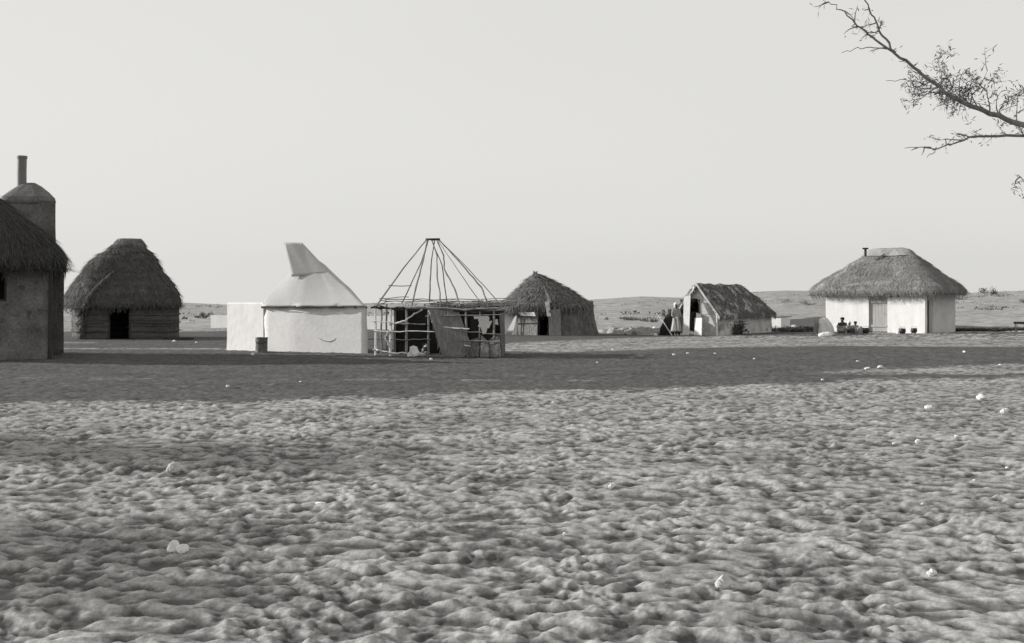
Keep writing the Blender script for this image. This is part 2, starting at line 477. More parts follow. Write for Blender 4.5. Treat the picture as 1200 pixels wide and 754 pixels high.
def sheet(mb, corners, nu=10, nv=10, amp=.03, th=.02, seed=0, sag=0, vary=2.0):
    """a cloth or mat with thickness between four corners (bl, br, tr, tl)"""
    bl, br, tr, tl = map(Vector, corners)
    nn = (br - bl).cross(tl - bl).normalized()
    W_ = (br - bl).length; H_ = (tl - bl).length
    for sd in (0, 1):
        pass
    V = []
    for sd in (0, 1):
        for j in range(nv + 1):
            for i in range(nu + 1):
                s_, t_ = i / nu, j / nv
                p = bl.lerp(br, s_).lerp(tl.lerp(tr, s_), t_)
                d = nz((p.x, p.y, p.z), vary, seed) * 2 * amp + sag * math.sin(math.pi * t_)
                V.append(p + nn * (d + (th if sd else 0)))
    N1 = (nu + 1) * (nv + 1); F_ = []; U = []
    for j in range(nv):
        for i in range(nu):
            a = j * (nu + 1) + i; b = a + 1; c = b + nu + 1; d = a + nu + 1
            q = [(i / nu * W_, j / nv * H_), ((i + 1) / nu * W_, j / nv * H_), ((i + 1) / nu * W_, (j + 1) / nv * H_), (i / nu * W_, (j + 1) / nv * H_)]
            F_.append((d, c, b, a)); U.append([q[3], q[2], q[1], q[0]])
            F_.append((a + N1, b + N1, c + N1, d + N1)); U.append(q)
    def side(a, b): F_.append((a, b, b + N1, a + N1)); U.append([(0, 0), (.05, 0), (.05, .05), (0, .05)])
    for i in range(nu): side(i, i + 1); side(nv * (nu + 1) + i + 1, nv * (nu + 1) + i)
    for j in range(nv): side((j + 1) * (nu + 1), j * (nu + 1)); side(j * (nu + 1) + nu, (j + 1) * (nu + 1) + nu)
    mb.add(V, F_, U)

def lump(mb, c, r, sq=(1, 1, .7), sub=2, amp=.25, seed=0, ns=1.2):
    bm = bmesh.new(); bmesh.ops.create_icosphere(bm, subdivisions=sub, radius=1)
    vs_ = []
    for v in bm.verts:
        k = 1 + nz((v.co.x * ns + seed * 3.1, v.co.y * ns, v.co.z * ns), 1.0, seed) * 2 * amp
        vs_.append((c[0] + v.co.x * r * sq[0] * k, c[1] + v.co.y * r * sq[1] * k, c[2] + v.co.z * r * sq[2] * k))
    mb.add(vs_, [[v.index for v in f.verts] for f in bm.faces]); bm.free()

# ------------------------------------------------------------------ ground: one polar sheet to the horizon
def np_interp(xs, ys, x): return np.interp(x, xs, ys)
SKY_PX = [-3000, -600, -200, 0, 210, 262, 420, 500, 600, 690, 750, 800, 850, 885, 920, 1000, 1100, 1130, 1200, 1400, 2400, 4000]
SKY_PY = [344, 349, 351, 353, 354.5, 357, 355.5, 355, 354, 351.5, 347.5, 349, 346, 342, 340.5, 342, 345, 343.5, 340.5, 338, 342, 346]
def terrain(x, y):
    r = np.sqrt(x * x + y * y)
    az = np.arctan2(x, np.maximum(y, 1e-3) + 0 * x); fwd = y > 0
    px = np.where(fwd, 600 + F * np.tan(np.clip(az, -1.2, 1.2)), 4000)
    ys = np_interp(SKY_PX, SKY_PY, px)
    c = np.cos(np.clip(np.abs(az), 0, 1.2))
    Rr = 420.0
    zt = EYE + (HY - ys) / F * Rr * c
    zt = np.where(fwd, zt, 2.0)
    t = np.clip((r - 82) / (Rr - 82), 0, 1)
    z = zt * t ** 1.35
    und = fbm(x / 46, y / 17, 4, 40) - .5
    z = z + und * 1.5 * smooth(.02, .5, t) * (1 - smooth(.6, 1.0, t)) * np.where(zt > 1.9, 1, .45)
    z = z - np.clip(r - Rr, 0, None) * .012 - smooth(Rr, Rr * 1.5, r) * 3
    return z

def ground_arrays():
    th = list(np.arange(-27, 27.0001, .075))
    a = 27; st = .075
    ext = []
    while a < 180:
        st = min(st * 1.25, 9); a += st; ext.append(a)
    ext = [e for e in ext if e < 176]
    th = [-e for e in reversed(ext)] + th + ext
    r = [.4]
    while r[-1] < 4.8: r.append(r[-1] + .25)
    while r[-1] < 62: r.append(r[-1] * 1.0036)
    while r[-1] < 500: r.append(r[-1] * 1.012)
    while r[-1] < 7000: r.append(r[-1] * 1.12)
    return np.radians(np.array(th)), np.array(r)

def px_py(x, y):
    ys = np.maximum(y, .5)
    return 600 + x / ys * F, HY + F * EYE / ys

def ground_tone(x, y):
    """1 = pale churned sand, 0 = darker ground"""
    px, py = px_py(x, y)
    fr = y > 3
    j = (fbm(x * .35, y * .35, 3, 3) - .5)
    jl = (fbm(x * 1.9, y * 1.9, 3, 4) - .5)
    jj = (j * 1.0 + jl * .9 + (fbm(x * 6.5, y * 6.5, 2, 5) - .5) * .9)
    sc = F * EYE / np.maximum(y, 3) ** 2          # rows per metre of depth
    pyj = py + jj * 1.4 * sc
    low = np.interp(px, [-400, 0, 300, 450, 600, 700, 800, 900, 1000, 1200, 1500], [474, 471, 468, 464, 458, 456, 453, 449, 446, 441, 436])
    s = smooth(-2.2, 2.2, pyj - low)
    # light wedge at the right
    wt = np.interp(px, [900, 960, 1050, 1200, 1500], [443, 436, 431, 424.5, 416]); wb = np.interp(px, [900, 1000, 1200, 1500], [437, 438.5, 437, 434])
    wdg = smooth(-1, 1, pyj - wt) * smooth(-1, 1, wb - pyj)
    # light strip in front of the far huts
    st = np.interp(px, [560, 600, 700, 800, 900, 1000, 1200, 1500], [408, 401.5, 397.5, 394, 392, 389.5, 387, 384])
    sb = np.interp(px, [560, 600, 650, 700, 800, 900, 1000, 1200, 1500], [409, 414, 413.5, 411.5, 408, 406, 405.5, 406.5, 404])
    strip = smooth(-.8, .8, py + jj * .7 * sc - st) * smooth(-.8, .8, sb - py - jj * .7 * sc)
    # plain behind
    pl = np.interp(px, [-400, 0, 215, 262, 440, 600, 690, 760, 960, 1200, 1500], [389, 389, 388.5, 388, 386, 389, 391, 390, 374.5, 385, 383])
    plain = smooth(-.8, .8, pl - py - jj * .5 * sc)
    rut = np.exp(-((py - np.interp(px, [-200, 0, 600, 800], [443.5, 443, 445, 447])) / .9) ** 2) * smooth(.50, .62, fbm(x * 1.3, y * .6, 3, 77)) * .5
    rut2 = np.exp(-((py - 401.5) / .8) ** 2) * smooth(60, 75, px) * smooth(118, 105, px) * .8
    speck = smooth(.76, .84, fbm(x * 5.1, y * 3.3, 2, 21)) * .22
    s = np.maximum.reduce([s, wdg * .85, strip, plain * .92, rut, rut2, speck])
    s = np.where(fr, s, 1.0)
    return s, plain

TH, RR = ground_arrays()
gx_, gy_ = np.meshgrid(TH, RR)          # rows r, cols theta
GXX = np.sin(gx_) * gy_; GYY = np.cos(gx_) * gy_
SO, PLAIN = ground_tone(GXX, GYY)
GZ = terrain(GXX, GYY)
near = (1 - smooth(50, 66, gy_)) * smooth(2.0, 3.5, gy_) * (1 - smooth(R(30), R(60), np.abs(gx_)))
wx = GXX + (fbm(GXX * 1.3, GYY * 1.3, 2, 8) - .5) * .35; wy = GYY + (fbm(GXX * 1.3 + 40, GYY * 1.3, 2, 9) - .5) * .35
d1, v1 = cell(wx / .21, wy / .19, 2)
d2, v2 = cell(wx / .13 + 3, wy / .12 + 7, 6)
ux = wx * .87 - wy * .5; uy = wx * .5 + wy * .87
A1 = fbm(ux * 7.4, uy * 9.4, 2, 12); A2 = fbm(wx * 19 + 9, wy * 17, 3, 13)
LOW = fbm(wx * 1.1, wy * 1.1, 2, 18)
HOL = smooth(.38, .58, A1 * .72 + A2 * .18 + LOW * .10)              # 1 on the sand tops, 0 in hollows, darkened to paint in their shade
pit = -(1 - smooth(.10, .5, d1)) * (.1 + .9 * v1 ** 2) * .016
AMP = .72 + .6 * (fbm(GXX * .7, GYY * .7, 2, 55) - .5)
sand_h = AMP * ((A1 - .5) * .092 + (A2 - .5) * .014 + pit * .9) + (LOW - .5) * .02 + (fbm(wx * 27, wy * 27, 2, 15) - .5) * .010
dark_h = (fbm(wx * 6, wy * 6, 4, 16) - .5) * .055 + (fbm(wx * .5, wy * .5, 2, 17) - .5) * .03
GZ = GZ + near * (sand_h * SO * (1 - PLAIN) * (1 - .55 * smooth(38, 46, GYY)) + dark_h * (1 - SO)) - .012
mid = smooth(62, 90, gy_) * (1 - smooth(380, 440, gy_))
GZ = GZ + mid * (fbm(GXX * .5, GYY * .35, 4, 19) - .5) * .28

def gh(x, y):
    r_ = math.hypot(x, y); a_ = math.atan2(x, y)
    return float(GZ[min(len(RR) - 1, int(np.searchsorted(RR, r_))), min(len(TH) - 1, int(np.searchsorted(TH, a_)))])

def build_ground():
    nr, nc = GXX.shape
    co = np.stack([GXX, GYY, GZ], -1).reshape(-1, 3)
    co = np.concatenate([co, [[0, 0, 0]]]); cidx = nr * nc
    i = np.arange(nr - 1)[:, None]; k = np.arange(nc - 1)[None, :]
    a = (i * nc + k).ravel()
    quads = np.stack([a + 1, a, a + nc, a + nc + 1], 1)[:, ::-1]
    i1 = np.arange(nr - 1); b = i1 * nc + nc - 1
    seam = np.stack([i1 * nc, b, b + nc, i1 * nc + nc], 1)[:, ::-1]
    q = np.concatenate([quads, seam])
    tri = [(cidx, k_ + 1, k_) for k_ in range(nc - 1)] + [(cidx, 0, nc - 1)]
    me = bpy.data.meshes.new('ground')
    me.vertices.add(len(co)); me.vertices.foreach_set('co', co.astype(np.float32).ravel())
    nl = q.size + 3 * len(tri)
    me.loops.add(nl); li = np.concatenate([q.ravel(), np.array(tri).ravel()]).astype(np.int32)
    me.loops.foreach_set('vertex_index', li)
    me.polygons.add(len(q) + len(tri))
    ls = np.concatenate([np.arange(len(q)) * 4, q.size + np.arange(len(tri)) * 3]).astype(np.int32)
    me.polygons.foreach_set('loop_start', ls)
    me.update(calc_edges=True)
    me.polygons.foreach_set('use_smooth', np.ones(len(me.polygons), bool))
    for nm, arr in (('relief_shade', HOL), ('ground_tone', SO), ('plain', PLAIN * smooth(60, 95, gy_))):
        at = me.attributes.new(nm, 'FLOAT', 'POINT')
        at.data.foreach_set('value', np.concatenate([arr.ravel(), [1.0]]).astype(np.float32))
    # face up?
    me.update()
    if me.polygons[10].normal.z < 0: me.flip_normals()
    m = bpy.data.materials.new('sandy_ground'); m.use_nodes = True
    t = m.node_tree; t.nodes.clear(); n = t.nodes.new; L = t.links.new
    o = n('ShaderNodeOutputMaterial'); p = n('ShaderNodeBsdfPrincipled'); L(p.outputs[0], o.inputs[0])
    p.inputs['Roughness'].default_value = .95; p.inputs['Specular IOR Level'].default_value = .1
    at = n('ShaderNodeAttribute'); at.attribute_name = 'ground_tone'
    ap = n('ShaderNodeAttribute'); ap.attribute_name = 'plain'
    tc = n('ShaderNodeTexCoord')
    def noise(s, d=5, rg=.6, st=None):
        q_ = n('ShaderNodeTexNoise'); q_.inputs['Scale'].default_value = s; q_.inputs['Detail'].default_value = d; q_.inputs['Roughness'].default_value = rg
        if st:
            mp_ = n('ShaderNodeMapping'); mp_.inputs['Scale'].default_value = st; L(tc.outputs['Object'], mp_.inputs[0]); L(mp_.outputs[0], q_.inputs['Vector'])
        else: L(tc.outputs['Object'], q_.inputs['Vector'])
        return q_.outputs['Fac']
    def mr(s, lo, hi, f0=.3, f1=.7):
        r_ = n('ShaderNodeMapRange'); r_.inputs['From Min'].default_value = f0; r_.inputs['From Max'].default_value = f1
        r_.inputs['To Min'].default_value = lo; r_.inputs['To Max'].default_value = hi; L(s, r_.inputs['Value']); return r_.outputs[0]
    def mth(op, a_, b_):
        q_ = n('ShaderNodeMath'); q_.operation = op
        for i_, z_ in enumerate((a_, b_)):
            if isinstance(z_, (int, float)): q_.inputs[i_].default_value = z_
            else: L(z_, q_.inputs[i_])
        return q_.outputs[0]
    grain = mr(noise(45, 4, .75), .74, 1.26); gr2 = mr(noise(7, 4), .84, 1.16); big = mr(noise(.55, 5), .86, 1.12)
    sand = mth('MULTIPLY', mth('MULTIPLY', .33, grain), mth('MULTIPLY', gr2, big))
    ac = n('ShaderNodeAttribute'); ac.attribute_name = 'relief_shade'
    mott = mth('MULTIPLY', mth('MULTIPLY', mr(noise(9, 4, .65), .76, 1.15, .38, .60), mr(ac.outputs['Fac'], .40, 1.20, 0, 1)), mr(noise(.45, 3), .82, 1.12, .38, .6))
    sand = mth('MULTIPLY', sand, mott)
    dk = mth('MULTIPLY', mth('MULTIPLY', .102, mr(noise(6, 7, .8), .55, 1.45, .38, .62)), mr(noise(.8, 5), .80, 1.25))
    plain = mth('MULTIPLY', mth('MULTIPLY', .40, mr(noise(.11, 6, .65, (1, 2.4, 1)), .70, 1.2)), mr(noise(.9, 5), .75, 1.2))
    scr = mr(noise(.35, 7, .75, (1, 1.5, 1)), 1, .55, .56, .64)
    plain = mth('MULTIPLY', plain, scr)
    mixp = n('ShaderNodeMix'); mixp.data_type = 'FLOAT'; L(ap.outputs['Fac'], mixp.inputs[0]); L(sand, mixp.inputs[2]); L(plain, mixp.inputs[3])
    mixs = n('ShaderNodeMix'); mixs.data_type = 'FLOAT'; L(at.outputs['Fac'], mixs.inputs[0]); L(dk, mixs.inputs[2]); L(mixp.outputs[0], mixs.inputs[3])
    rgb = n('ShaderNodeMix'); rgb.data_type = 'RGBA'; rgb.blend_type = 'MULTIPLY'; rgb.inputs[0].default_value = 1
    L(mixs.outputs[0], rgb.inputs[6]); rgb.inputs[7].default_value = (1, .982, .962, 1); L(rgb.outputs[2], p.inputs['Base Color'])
    bn = n('ShaderNodeBump'); bn.inputs['Strength'].default_value = .6; bn.inputs['Distance'].default_value = .012
    L(noise(26, 7, .75), bn.inputs['Height']); L(bn.outputs[0], p.inputs['Normal'])
    me.materials.append(m)
    ob = bpy.data.objects.new('ground', me); C.objects.link(ob); ob['kind'] = 'structure'
    return ob
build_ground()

def zat(x, y): return float(terrain(np.array([float(x)]), np.array([float(y)]))[0])

# ------------------------------------------------------------------ the far long white wall
t = thing('boundary_wall', 'long low whitewashed wall running behind the canvas hut and the pole frame', 'wall', (gx(470, 76), 76, 0))
mb = MB()
pa = (gx(247, 84), 84); pb = (gx(698, 74), 74)
dx, dy = pb[0] - pa[0], pb[1] - pa[1]; L_ = math.hypot(dx, dy); nx_, ny_ = -dy / L_, dx / L_
lp, _ = plan([pa, pb, (pb[0] + nx_ * .35, pb[1] + ny_ * .35), (pa[0] + nx_ * .35, pa[1] + ny_ * .35)], step=.5)
loft(mb, [lp, lp, lp], [-.1, .3, .78], amp=.012)
mb.build('wall_body', M['white'], t)

# ------------------------------------------------------------------ 1. chimney hut, cut by the left edge
def chimney_hut():
    Y0 = 39.0
    t = thing('mud_hut', 'dark plastered hut with drooping thatch and a tall chimney, cut by the left edge', 'hut', (gx(0, Y0) - .5, Y0, 0))
    tR = R(21)          # front wall turned to the camera
    rc = Vector((gx(60, Y0), Y0)); dl = Vector((-math.cos(tR), -math.sin(tR)))
    bk = Vector((-math.sin(tR), math.cos(tR)))
    fl = rc + dl * 4.6
    cs = [fl, rc, rc + bk * 3.3, fl + bk * 3.3]
    L = 4.6
    lp, find = plan([tuple(c) for c in cs], {0: [L - 2.35, L - 1.25]}, .3)
    zt = gz(310, Y0) - .05
    w0, w1 = gz(353, Y0), gz(318, Y0)
    mb = MB()
    wall(mb, lp, zrow(-.06, zt, w0, w1), [(find(0, L - 2.35), find(0, L - 1.25), w0, w1)], .28, amp=.03, ns=2, flare=lambda z: .05 * max(0, 1 - z))
    wl = mb.build('wall', M['plaster_dark'], t)
    # window opening frame and boards set deep in it
    a = fl + (-dl) * (L - 2.35); b = fl + (-dl) * (L - 1.25); ins = bk * .12
    wf = MB(); zc0, zc1 = w0, w1
    for p in (a + (-dl) * .03, b - (-dl) * .03):
        q = p + ins; wf.box(q.x, q.y, (zc0 + zc1) / 2, .06, .08, zc1 - zc0, tR)
    mc = (a + b) / 2 + ins; wf.box(mc.x, mc.y, zc1 - .03, 1.02, .07, .055, tR); wf.box(mc.x, mc.y, zc0 + .03, 1.02, .07, .055, tR)
    wd = wf.build('window', M['wood_dark'], t)
    # plaster post at the corner and drip strip
    pm = MB(); q = rc + (-dl) * -.12
    pm.tube([(rc.x - .02, rc.y - .06, -.05), (rc.x + .0, rc.y - .06, 1.3), (rc.x + .01, rc.y - .05, zt - .06)], [.07, .06, .06], 8)
    pm.build('corner_post', M['wood_dark'], t)
    # drooping thatch, ridge out of frame to the left
    cx, cy = (fl + rc + bk * 3.3).x / 2, 0
    cc = (cs[0] + cs[1] + cs[2] + cs[3]) / 4
    keys = []   # (py, right edge px)
    prof = [(313, 74.5), (306, 76), (300, 76), (290, 68), (278, 60), (262, 42), (245, 22), (228, 2), (214, -22), (203, -48), (198, -62)]
    rings = []; zs = []
    n = 72
    for (py, pxr) in resample(prof, 18):
        hx = gx(pxr, Y0 + 1.2) - cc.x
        k = max(.02, hx / (gx(80, Y0 + 1.2) - cc.x))
        rx = max(.35, hx); ry = max(.15, 2.25 * (k ** 1.1))
        rings.append(ring(cc.x, cc.y, rx / math.cos(tR) * .96, ry, tR, n, 3.0)); zs.append(gz(py, Y0 + .2))
    # underside
    rings = [ring(cc.x, cc.y, 2.2, 1.5, tR, n, 3.0)] + rings; zs = [zs[0] + .12] + zs
    mb = MB(); loft(mb, rings, zs, .07, 1.6, seed=5)
    straw(mb, 7000, (.25, .6), .03, .06, zmin=zs[1] - .05, spread=.3)
    fringe(mb, rings[1], zs[1] + .03, 1500, (.1, .28), .03)
    mb.build('roof', M['thatch_chim'], t)
    # chimney: wide foot, stack, cap, flue
    Yc = 42.4
    ch = MB()
    x0, x1 = gx(-3, Yc), gx(65, Yc); foot1 = gx(79, Yc)
    ctop = gz(236, Yc); fz = gz(318, Yc)
    cor = [(x0, Yc), (x1, Yc), (x1 - .5, Yc + 1.1), (x0 - .2, Yc + 1.1)]
    lp, _ = plan(cor, step=.25)
    cor2 = [(x0 - .1, Yc - .35), (foot1, Yc - .35), (foot1 - .6, Yc + 1.3), (x0 - .3, Yc + 1.3)]
    lf, _ = plan(cor2, step=.25); k = min(len(lp), len(lf))
    def rs(l, m_=40):
        L = len(l); return [l[int(i * L / m_) % L] for i in range(m_)]
    loft(ch, [rs(lf)] * 5 + [rs(lp)] * 6, [-.06, .7, 1.4, 2.1, fz - .02, fz + .18] + [fz + .18 + (ctop - fz - .18) * i / 5 for i in range(1, 6)], .035, 1.8, seed=3)
    co = ch.build('chimney', M['plaster_dark'], t)
    cap = MB(); mx_, my_ = (x0 + x1) / 2 - .1, Yc + .5
    r0 = gx(62, Yc) - gx(30, Yc)
    rg = [ring(mx_ + .0, my_, s_, s_ * .75, 0, 40, 3.5) for s_ in (r0 * .86, r0 * .90, r0 * .88, r0 * .68, r0 * .42, r0 * .2)]
    loft(cap, rg, [ctop - .05, ctop + .02, ctop + .16, gz(224, Yc), gz(217, Yc), gz(213, Yc)], .03, 2, seed=8)
    cap.build('chimney_cap', M['plaster_cap'], co)
    fp = MB(); fx = gx(25.5, Yc + .5)
    fp.tube([(fx, my_, gz(222, Yc)), (fx, my_, gz(200, Yc)), (fx + .01, my_, gz(182, Yc))], gx(31, Yc) - gx(25.5, Yc), 14)
    fp.tube([(fx + .01, my_, gz(184, Yc)), (fx + .01, my_, gz(181, Yc))], (gx(31, Yc) - gx(25.5, Yc)) * 1.12, 14)
    fp.build('flue_pipe', M['pipe'], co)
chimney_hut()

# ------------------------------------------------------------------ 2. woven beehive hut
def woven_hut():
    Y0 = 60.5
    c = Vector((gx(146, Y0 + .3), Y0 + .2))
    t = thing('woven_hut', 'dark beehive-shaped hut of matting and thatch with a flat cap and a black doorway', 'hut', (c.x, c.y, 0))
    k = (Y0) / F
    n = 96
    # wall: rounded square plan
    rot = R(16)
    def fit(loop, pa_, pb_):
        xs_ = [q[0] / q[1] * F + 600 for q in loop]; mn_, mx_ = min(xs_), max(xs_)
        return [((pa_ + (q_ - mn_) / (mx_ - mn_) * (pb_ - pa_) - 600) * p_[1] / F, p_[1]) for q_, p_ in zip(xs_, loop)]
    rot = R(22)
    wl = fit(ring(c.x + .25, c.y, 60 * k, 50 * k, rot, n, 4.2), 84, 210)
    # door by azimuth
    zt = gz(352, Y0)
    def near_idx(px):
        best = None
        for i, p in enumerate(wl):
            if p[1] > c.y: continue
            v = abs(600 + p[0] / p[1] * F - px)
            if best is None or v < best[0]: best = (v, i)
        return best[1]
    i0, i1 = near_idx(129), near_idx(150)
    i0, i1 = min(i0, i1), max(i0, i1)
    dz = gz(357, Y0 - 2)
    mb = MB(); wall(mb, wl, zrow(-.05, zt + .15, dz, step=.18), [(i0, i1, -1, dz)], .12, amp=.05, ns=3)
    straw(mb, 1600, (.1, .3), .03, .04, spread=2.0)
    wo = mb.build('wall', M['mat_woven'], t)
    fr = MB()
    for i in (i0, i1):
        p = wl[i]; stick([(p[0], p[1] - .03, 0), (p[0], p[1] - .03, dz + .08)], .04, fr)
    stick([(wl[i0][0] - .1, wl[i0][1] - .04, dz + .03), (wl[i1][0] + .1, wl[i1][1] - .04, dz + .03)], .045, fr)
    fr.build('doorway', M['wood_dark'], t)
    bands = MB()
    for zz in (.35, .72, 1.1, 1.42):
        for a_, b_ in ((0, i0), (i1, n)):
            pts = [(wl[i % n][0] * 1.0 + (wl[i % n][0] - c.x) * .025, wl[i % n][1] + (wl[i % n][1] - c.y) * .025, zz + .03 * math.sin(i * .3)) for i in range(a_, b_ + 1, 3)]
            if len(pts) > 1: bands.tube(pts, .022, 5)
    bands.build('binding_rope', M['thatch_dark'], t)
    # roof
    prof = [(358, 76, 211.5), (350, 77, 210.5), (340, 82, 206), (330, 89, 199.5), (320, 96, 192), (312, 102, 188), (304, 110, 184), (298, 118, 180), (292, 127, 172), (288, 132, 169)]
    rings = []; zs = []
    for (py, a, b) in resample([(p[0], p[1], p[2]) for p in prof], 44):
        hw = (b - a) / 2 * k; cx = gx((a + b) / 2, Y0)
        rings.append(fit(ring(cx, c.y, hw, hw * .84, rot, n, 3.4 if hw > 1.4 else 2.8), a, b)); zs.append(gz(py, Y0))
    # arched front: lift the eave over the front face
    Z = []
    for r_, z in zip(rings, zs):
        row = []
        for p in r_:
            pxp = 600 + p[0] / p[1] * F
            lift = 0
            if p[1] < c.y: lift = max(0, 1 - ((pxp - 150) / 55) ** 2) * .0
            row.append(z)
        Z.append(row)
    inner = [ring(gx(144, Y0), c.y, 52 * k, 50 * k, rot * .6, n, 2.6)]
    mb = MB(); loft(mb, inner + rings, [zs[0] + .1] + Z, .12, 1.5, seed=9, course=(.48, .045))
    straw(mb, 9000, (.2, .5), .03, .05, zmin=zs[0] - .02, spread=.5)
    fringe(mb, rings[0], zs[0] + .05, 1800, (.05, .15), .035, .15)
    mb.build('roof', M['thatch_dark'], t)
    # ridge of thicker thatch that arches down the left side of the front
    ar = MB(); pts = []
    def front(px, py):
        z_ = gz(py, Y0 - 1.5); j = min(range(len(zs)), key=lambda q: abs(zs[q] - z_)); loop = rings[j] if z_ > zs[0] else wl
        return min((p for p in loop if p[1] < c.y), key=lambda p: abs(600 + p[0] / p[1] * F - px))[1] - .17
    for (px, py) in [(141, 310), (131, 320), (121, 329), (112, 338), (104, 348), (99, 358), (97, 368), (96, 380), (96, 396)]:
        yy_ = front(px, py); pts.append((gx(px, yy_), yy_, max(0, gz(py, yy_))))
    ar.tube(pts, [.01, .04, .06, .07, .08, .08, .07, .06, .05], 10)
    straw(ar, 900, (.15, .4), .03, .06, spread=.5)
    ar.build('thatch_roll', M['thatch_dark'], t)
    lf = MB()   # pale mat flap on the left flank
    A = lambda px, py, y: (gx(px, y), y, gz(py, y))
    sheet(lf, [(gx(90, Y0 - 1.75), Y0 - 1.75, 0), (gx(96, Y0 - 2.0), Y0 - 2.0, 0), A(104, 347, Y0 - 2.35), A(83, 350, Y0 - 1.5)], 8, 12, .05, .04, 3)
    straw(lf, 300, (.1, .3), .03, .04)
    lf.build('side_mat', M['reed'], t)
    cp = MB()
    cxr = gx(150.5, Y0)
    rg = [ring(cxr, c.y, s_ * k, s_ * k * .9, 0, 60, 2.6) for s_ in (18.5, 19.5, 18, 14.5, 13)]
    loft(cp, rg, [gz(293, Y0), gz(291, Y0), gz(286, Y0), gz(281.5, Y0), gz(280, Y0)], .04, 2, seed=2)
    straw(cp, 700, (.1, .3), .03, .04)
    cp.build('cap', M['thatch_mid'], t)
    # log by the wall foot
    lg = stick([gp(192, 397.2) + Vector((0, 0, .04)), gp(226, 398.5) + Vector((0, 0, .05))], .06, wob=.03)
    tag(lg.build('log', M['wood_dark']), 'dark log lying on the ground at the foot of the beehive hut', 'log')
woven_hut()

# ------------------------------------------------------------------ 3. pale canvas hut with white porch block and a tin drum
def canvas_hut():
    Yc = 44.3
    Cc = Vector((gx(343, Yc), Yc))
    tA, tB = R(-31), R(-24)
    Lp = Cc - Vector((math.cos(tA), math.sin(tA))) * 1.25
    Rp = Cc + Vector((math.cos(tB), math.sin(tB))) * 2.90
    t = thing('canvas_hut', 'pale hut whose canvas roof rises to a crooked leaning peak, white block at its left', 'hut', (Cc.x, Cc.y + 1, 0))
    cs = [Lp, Cc, Rp, Rp + Vector((-.28, 2.2)), Rp + Vector((-1.6, 3.5)), Lp + Vector((.4, 3.3)), Lp + Vector((-.25, 1.6))]
    lp, find = plan([tuple(c) for c in cs], step=.22)
    zt = 1.49
    mb = MB(); wall(mb, lp, zrow(-.06, zt + .06, step=.2), (), .15, amp=.035, ns=1.5, flare=lambda z: .05 * (1 - z / 1.5), seed=6)
    mb.build('wall', M['canvas_wall'], t, True)
    # roof
    Ym = 45.9; kk = Ym / F; cen = Vector((sum(c.x for c in cs) / len(cs), sum(c.y for c in cs) / len(cs)))
    m_ = 72
    base = [lp[int(i * len(lp) / m_)] for i in range(m_)]
    angs = [math.atan2(p[1] - cen.y, p[0] - cen.x) for p in base]
    rad = [math.hypot(p[0] - cen.x, p[1] - cen.y) for p in base]
    secs = [(359.5, 298, 431.5), (350, 306, 420), (340, 317, 408.5), (330, 327.5, 397), (322, 336, 389), (317, 341, 384), (311, 347, 378), (306, 351.5, 371), (302, 356, 366)]
    rings = []; zs = []
    for (py, a, b) in resample(secs, 26):
        f = min(1, (b - a) / 133); xa = gx(a, 45.4 - .5 * f); xb = gx(b, 45.4 - 2.0 * f); hw = (xb - xa) / 2; cx = (xa + xb) / 2
        rr = []
        for an, rd in zip(angs, rad):
            q = rd / 1.93 * hw * (f ** .8) + hw * 1.0 * (1 - f ** .8)
            rr.append([cx + math.cos(an) * q, cen.y + math.sin(an) * q * .95])
        xs = [p[0] for p in rr]; mn, mxx = min(xs), max(xs)
        for p in rr: p[0] = cx + ((p[0] - mn) / (mxx - mn) * 2 - 1) * hw
        rr = [(p[0], p[1] - .10 * f) for p in rr]; rings.append([tuple(p) for p in rr]); zs.append(gz(py, Ym if f < .7 else Ym - 1.6 * (f - .7) / .3))
    Z = [[z + (.012 * math.sin(i * 1.3) if j < 1 else 0) for i in range(m_)] for j, z in enumerate(zs)]
    print('canvas eave', zs[0], zt)
    inn = [tuple(np.array([cen.x, cen.y]) + (np.array(p) - np.array([cen.x, cen.y])) * .93) for p in rings[0]]
    mb = MB(); loft(mb, [inn] + rings, [zs[0] + .04] + Z, .035, .9, seed=14)
    mb.build('roof', M['canvas'], t, True)
    pk = MB()   # torn canvas corner at the peak
    yk = cen.y
    yk = cen.y - .32
    yb_ = cen.y - .86; yt_ = cen.y + .02; yk = yt_ - .14
    sheet(pk, [(gx(341, yb_), yb_ + .10, gz(324, yb_)), (gx(387, yb_), yb_ + .12, gz(321, yb_)), (gx(354.3, yt_), yt_, gz(285.4, yt_)), (gx(333.5, yt_), yt_, gz(285.6, yt_))], 12, 14, .05, .05, 4, vary=1.2)
    sheet(pk, [(gx(335, yk), yk + .14, gz(290, yk)), (gx(352, yk), yk + .12, gz(288, yk)), (gx(353, yk), yk + .16, gz(284.6, yk)), (gx(330.8, yk), yk + .16, gz(284.2, yk))], 8, 4, .03, .03, 9)
    pk.build('peak_flap', M['canvas'], t, True)
    # eave lashing: dark gaps and rope
    ea = MB()
    fr = [p for p in rings[0]]
    idx = [i for i in range(m_) if rings[0][i][1] < cen.y + .2]
    idx.sort(key=lambda i: rings[0][i][0])
    pts = [(rings[0][i][0], rings[0][i][1] - .01, zs[0] - .02 + rnd.uniform(-.02, .012)) for i in idx]
    ea.tube(pts, [rnd.choice([.004, .008, .016, .026]) for _ in pts], 5)
    ea.build('eave_lashing', M['wood_dark'], t)
    # a sagging seam repair on the wall
    sm = MB(); y_ = 44.9; wy_ = lambda px: (Cc.y + (gx(px, 43.8) - Cc.x) * math.tan(tB)) - .05
    sm.tube([(gx(px, wy_(px)), wy_(px), gz(py, wy_(px))) for px, py, o_ in ((373, 396, .03), (379, 399.5, .10), (386, 400.5, .18), (391, 399, .27), (394, 396, .31))], [.004, .010, .014, .012, .004], 5)
    sm.build('wall_seam', M['plaster_grey'], t)
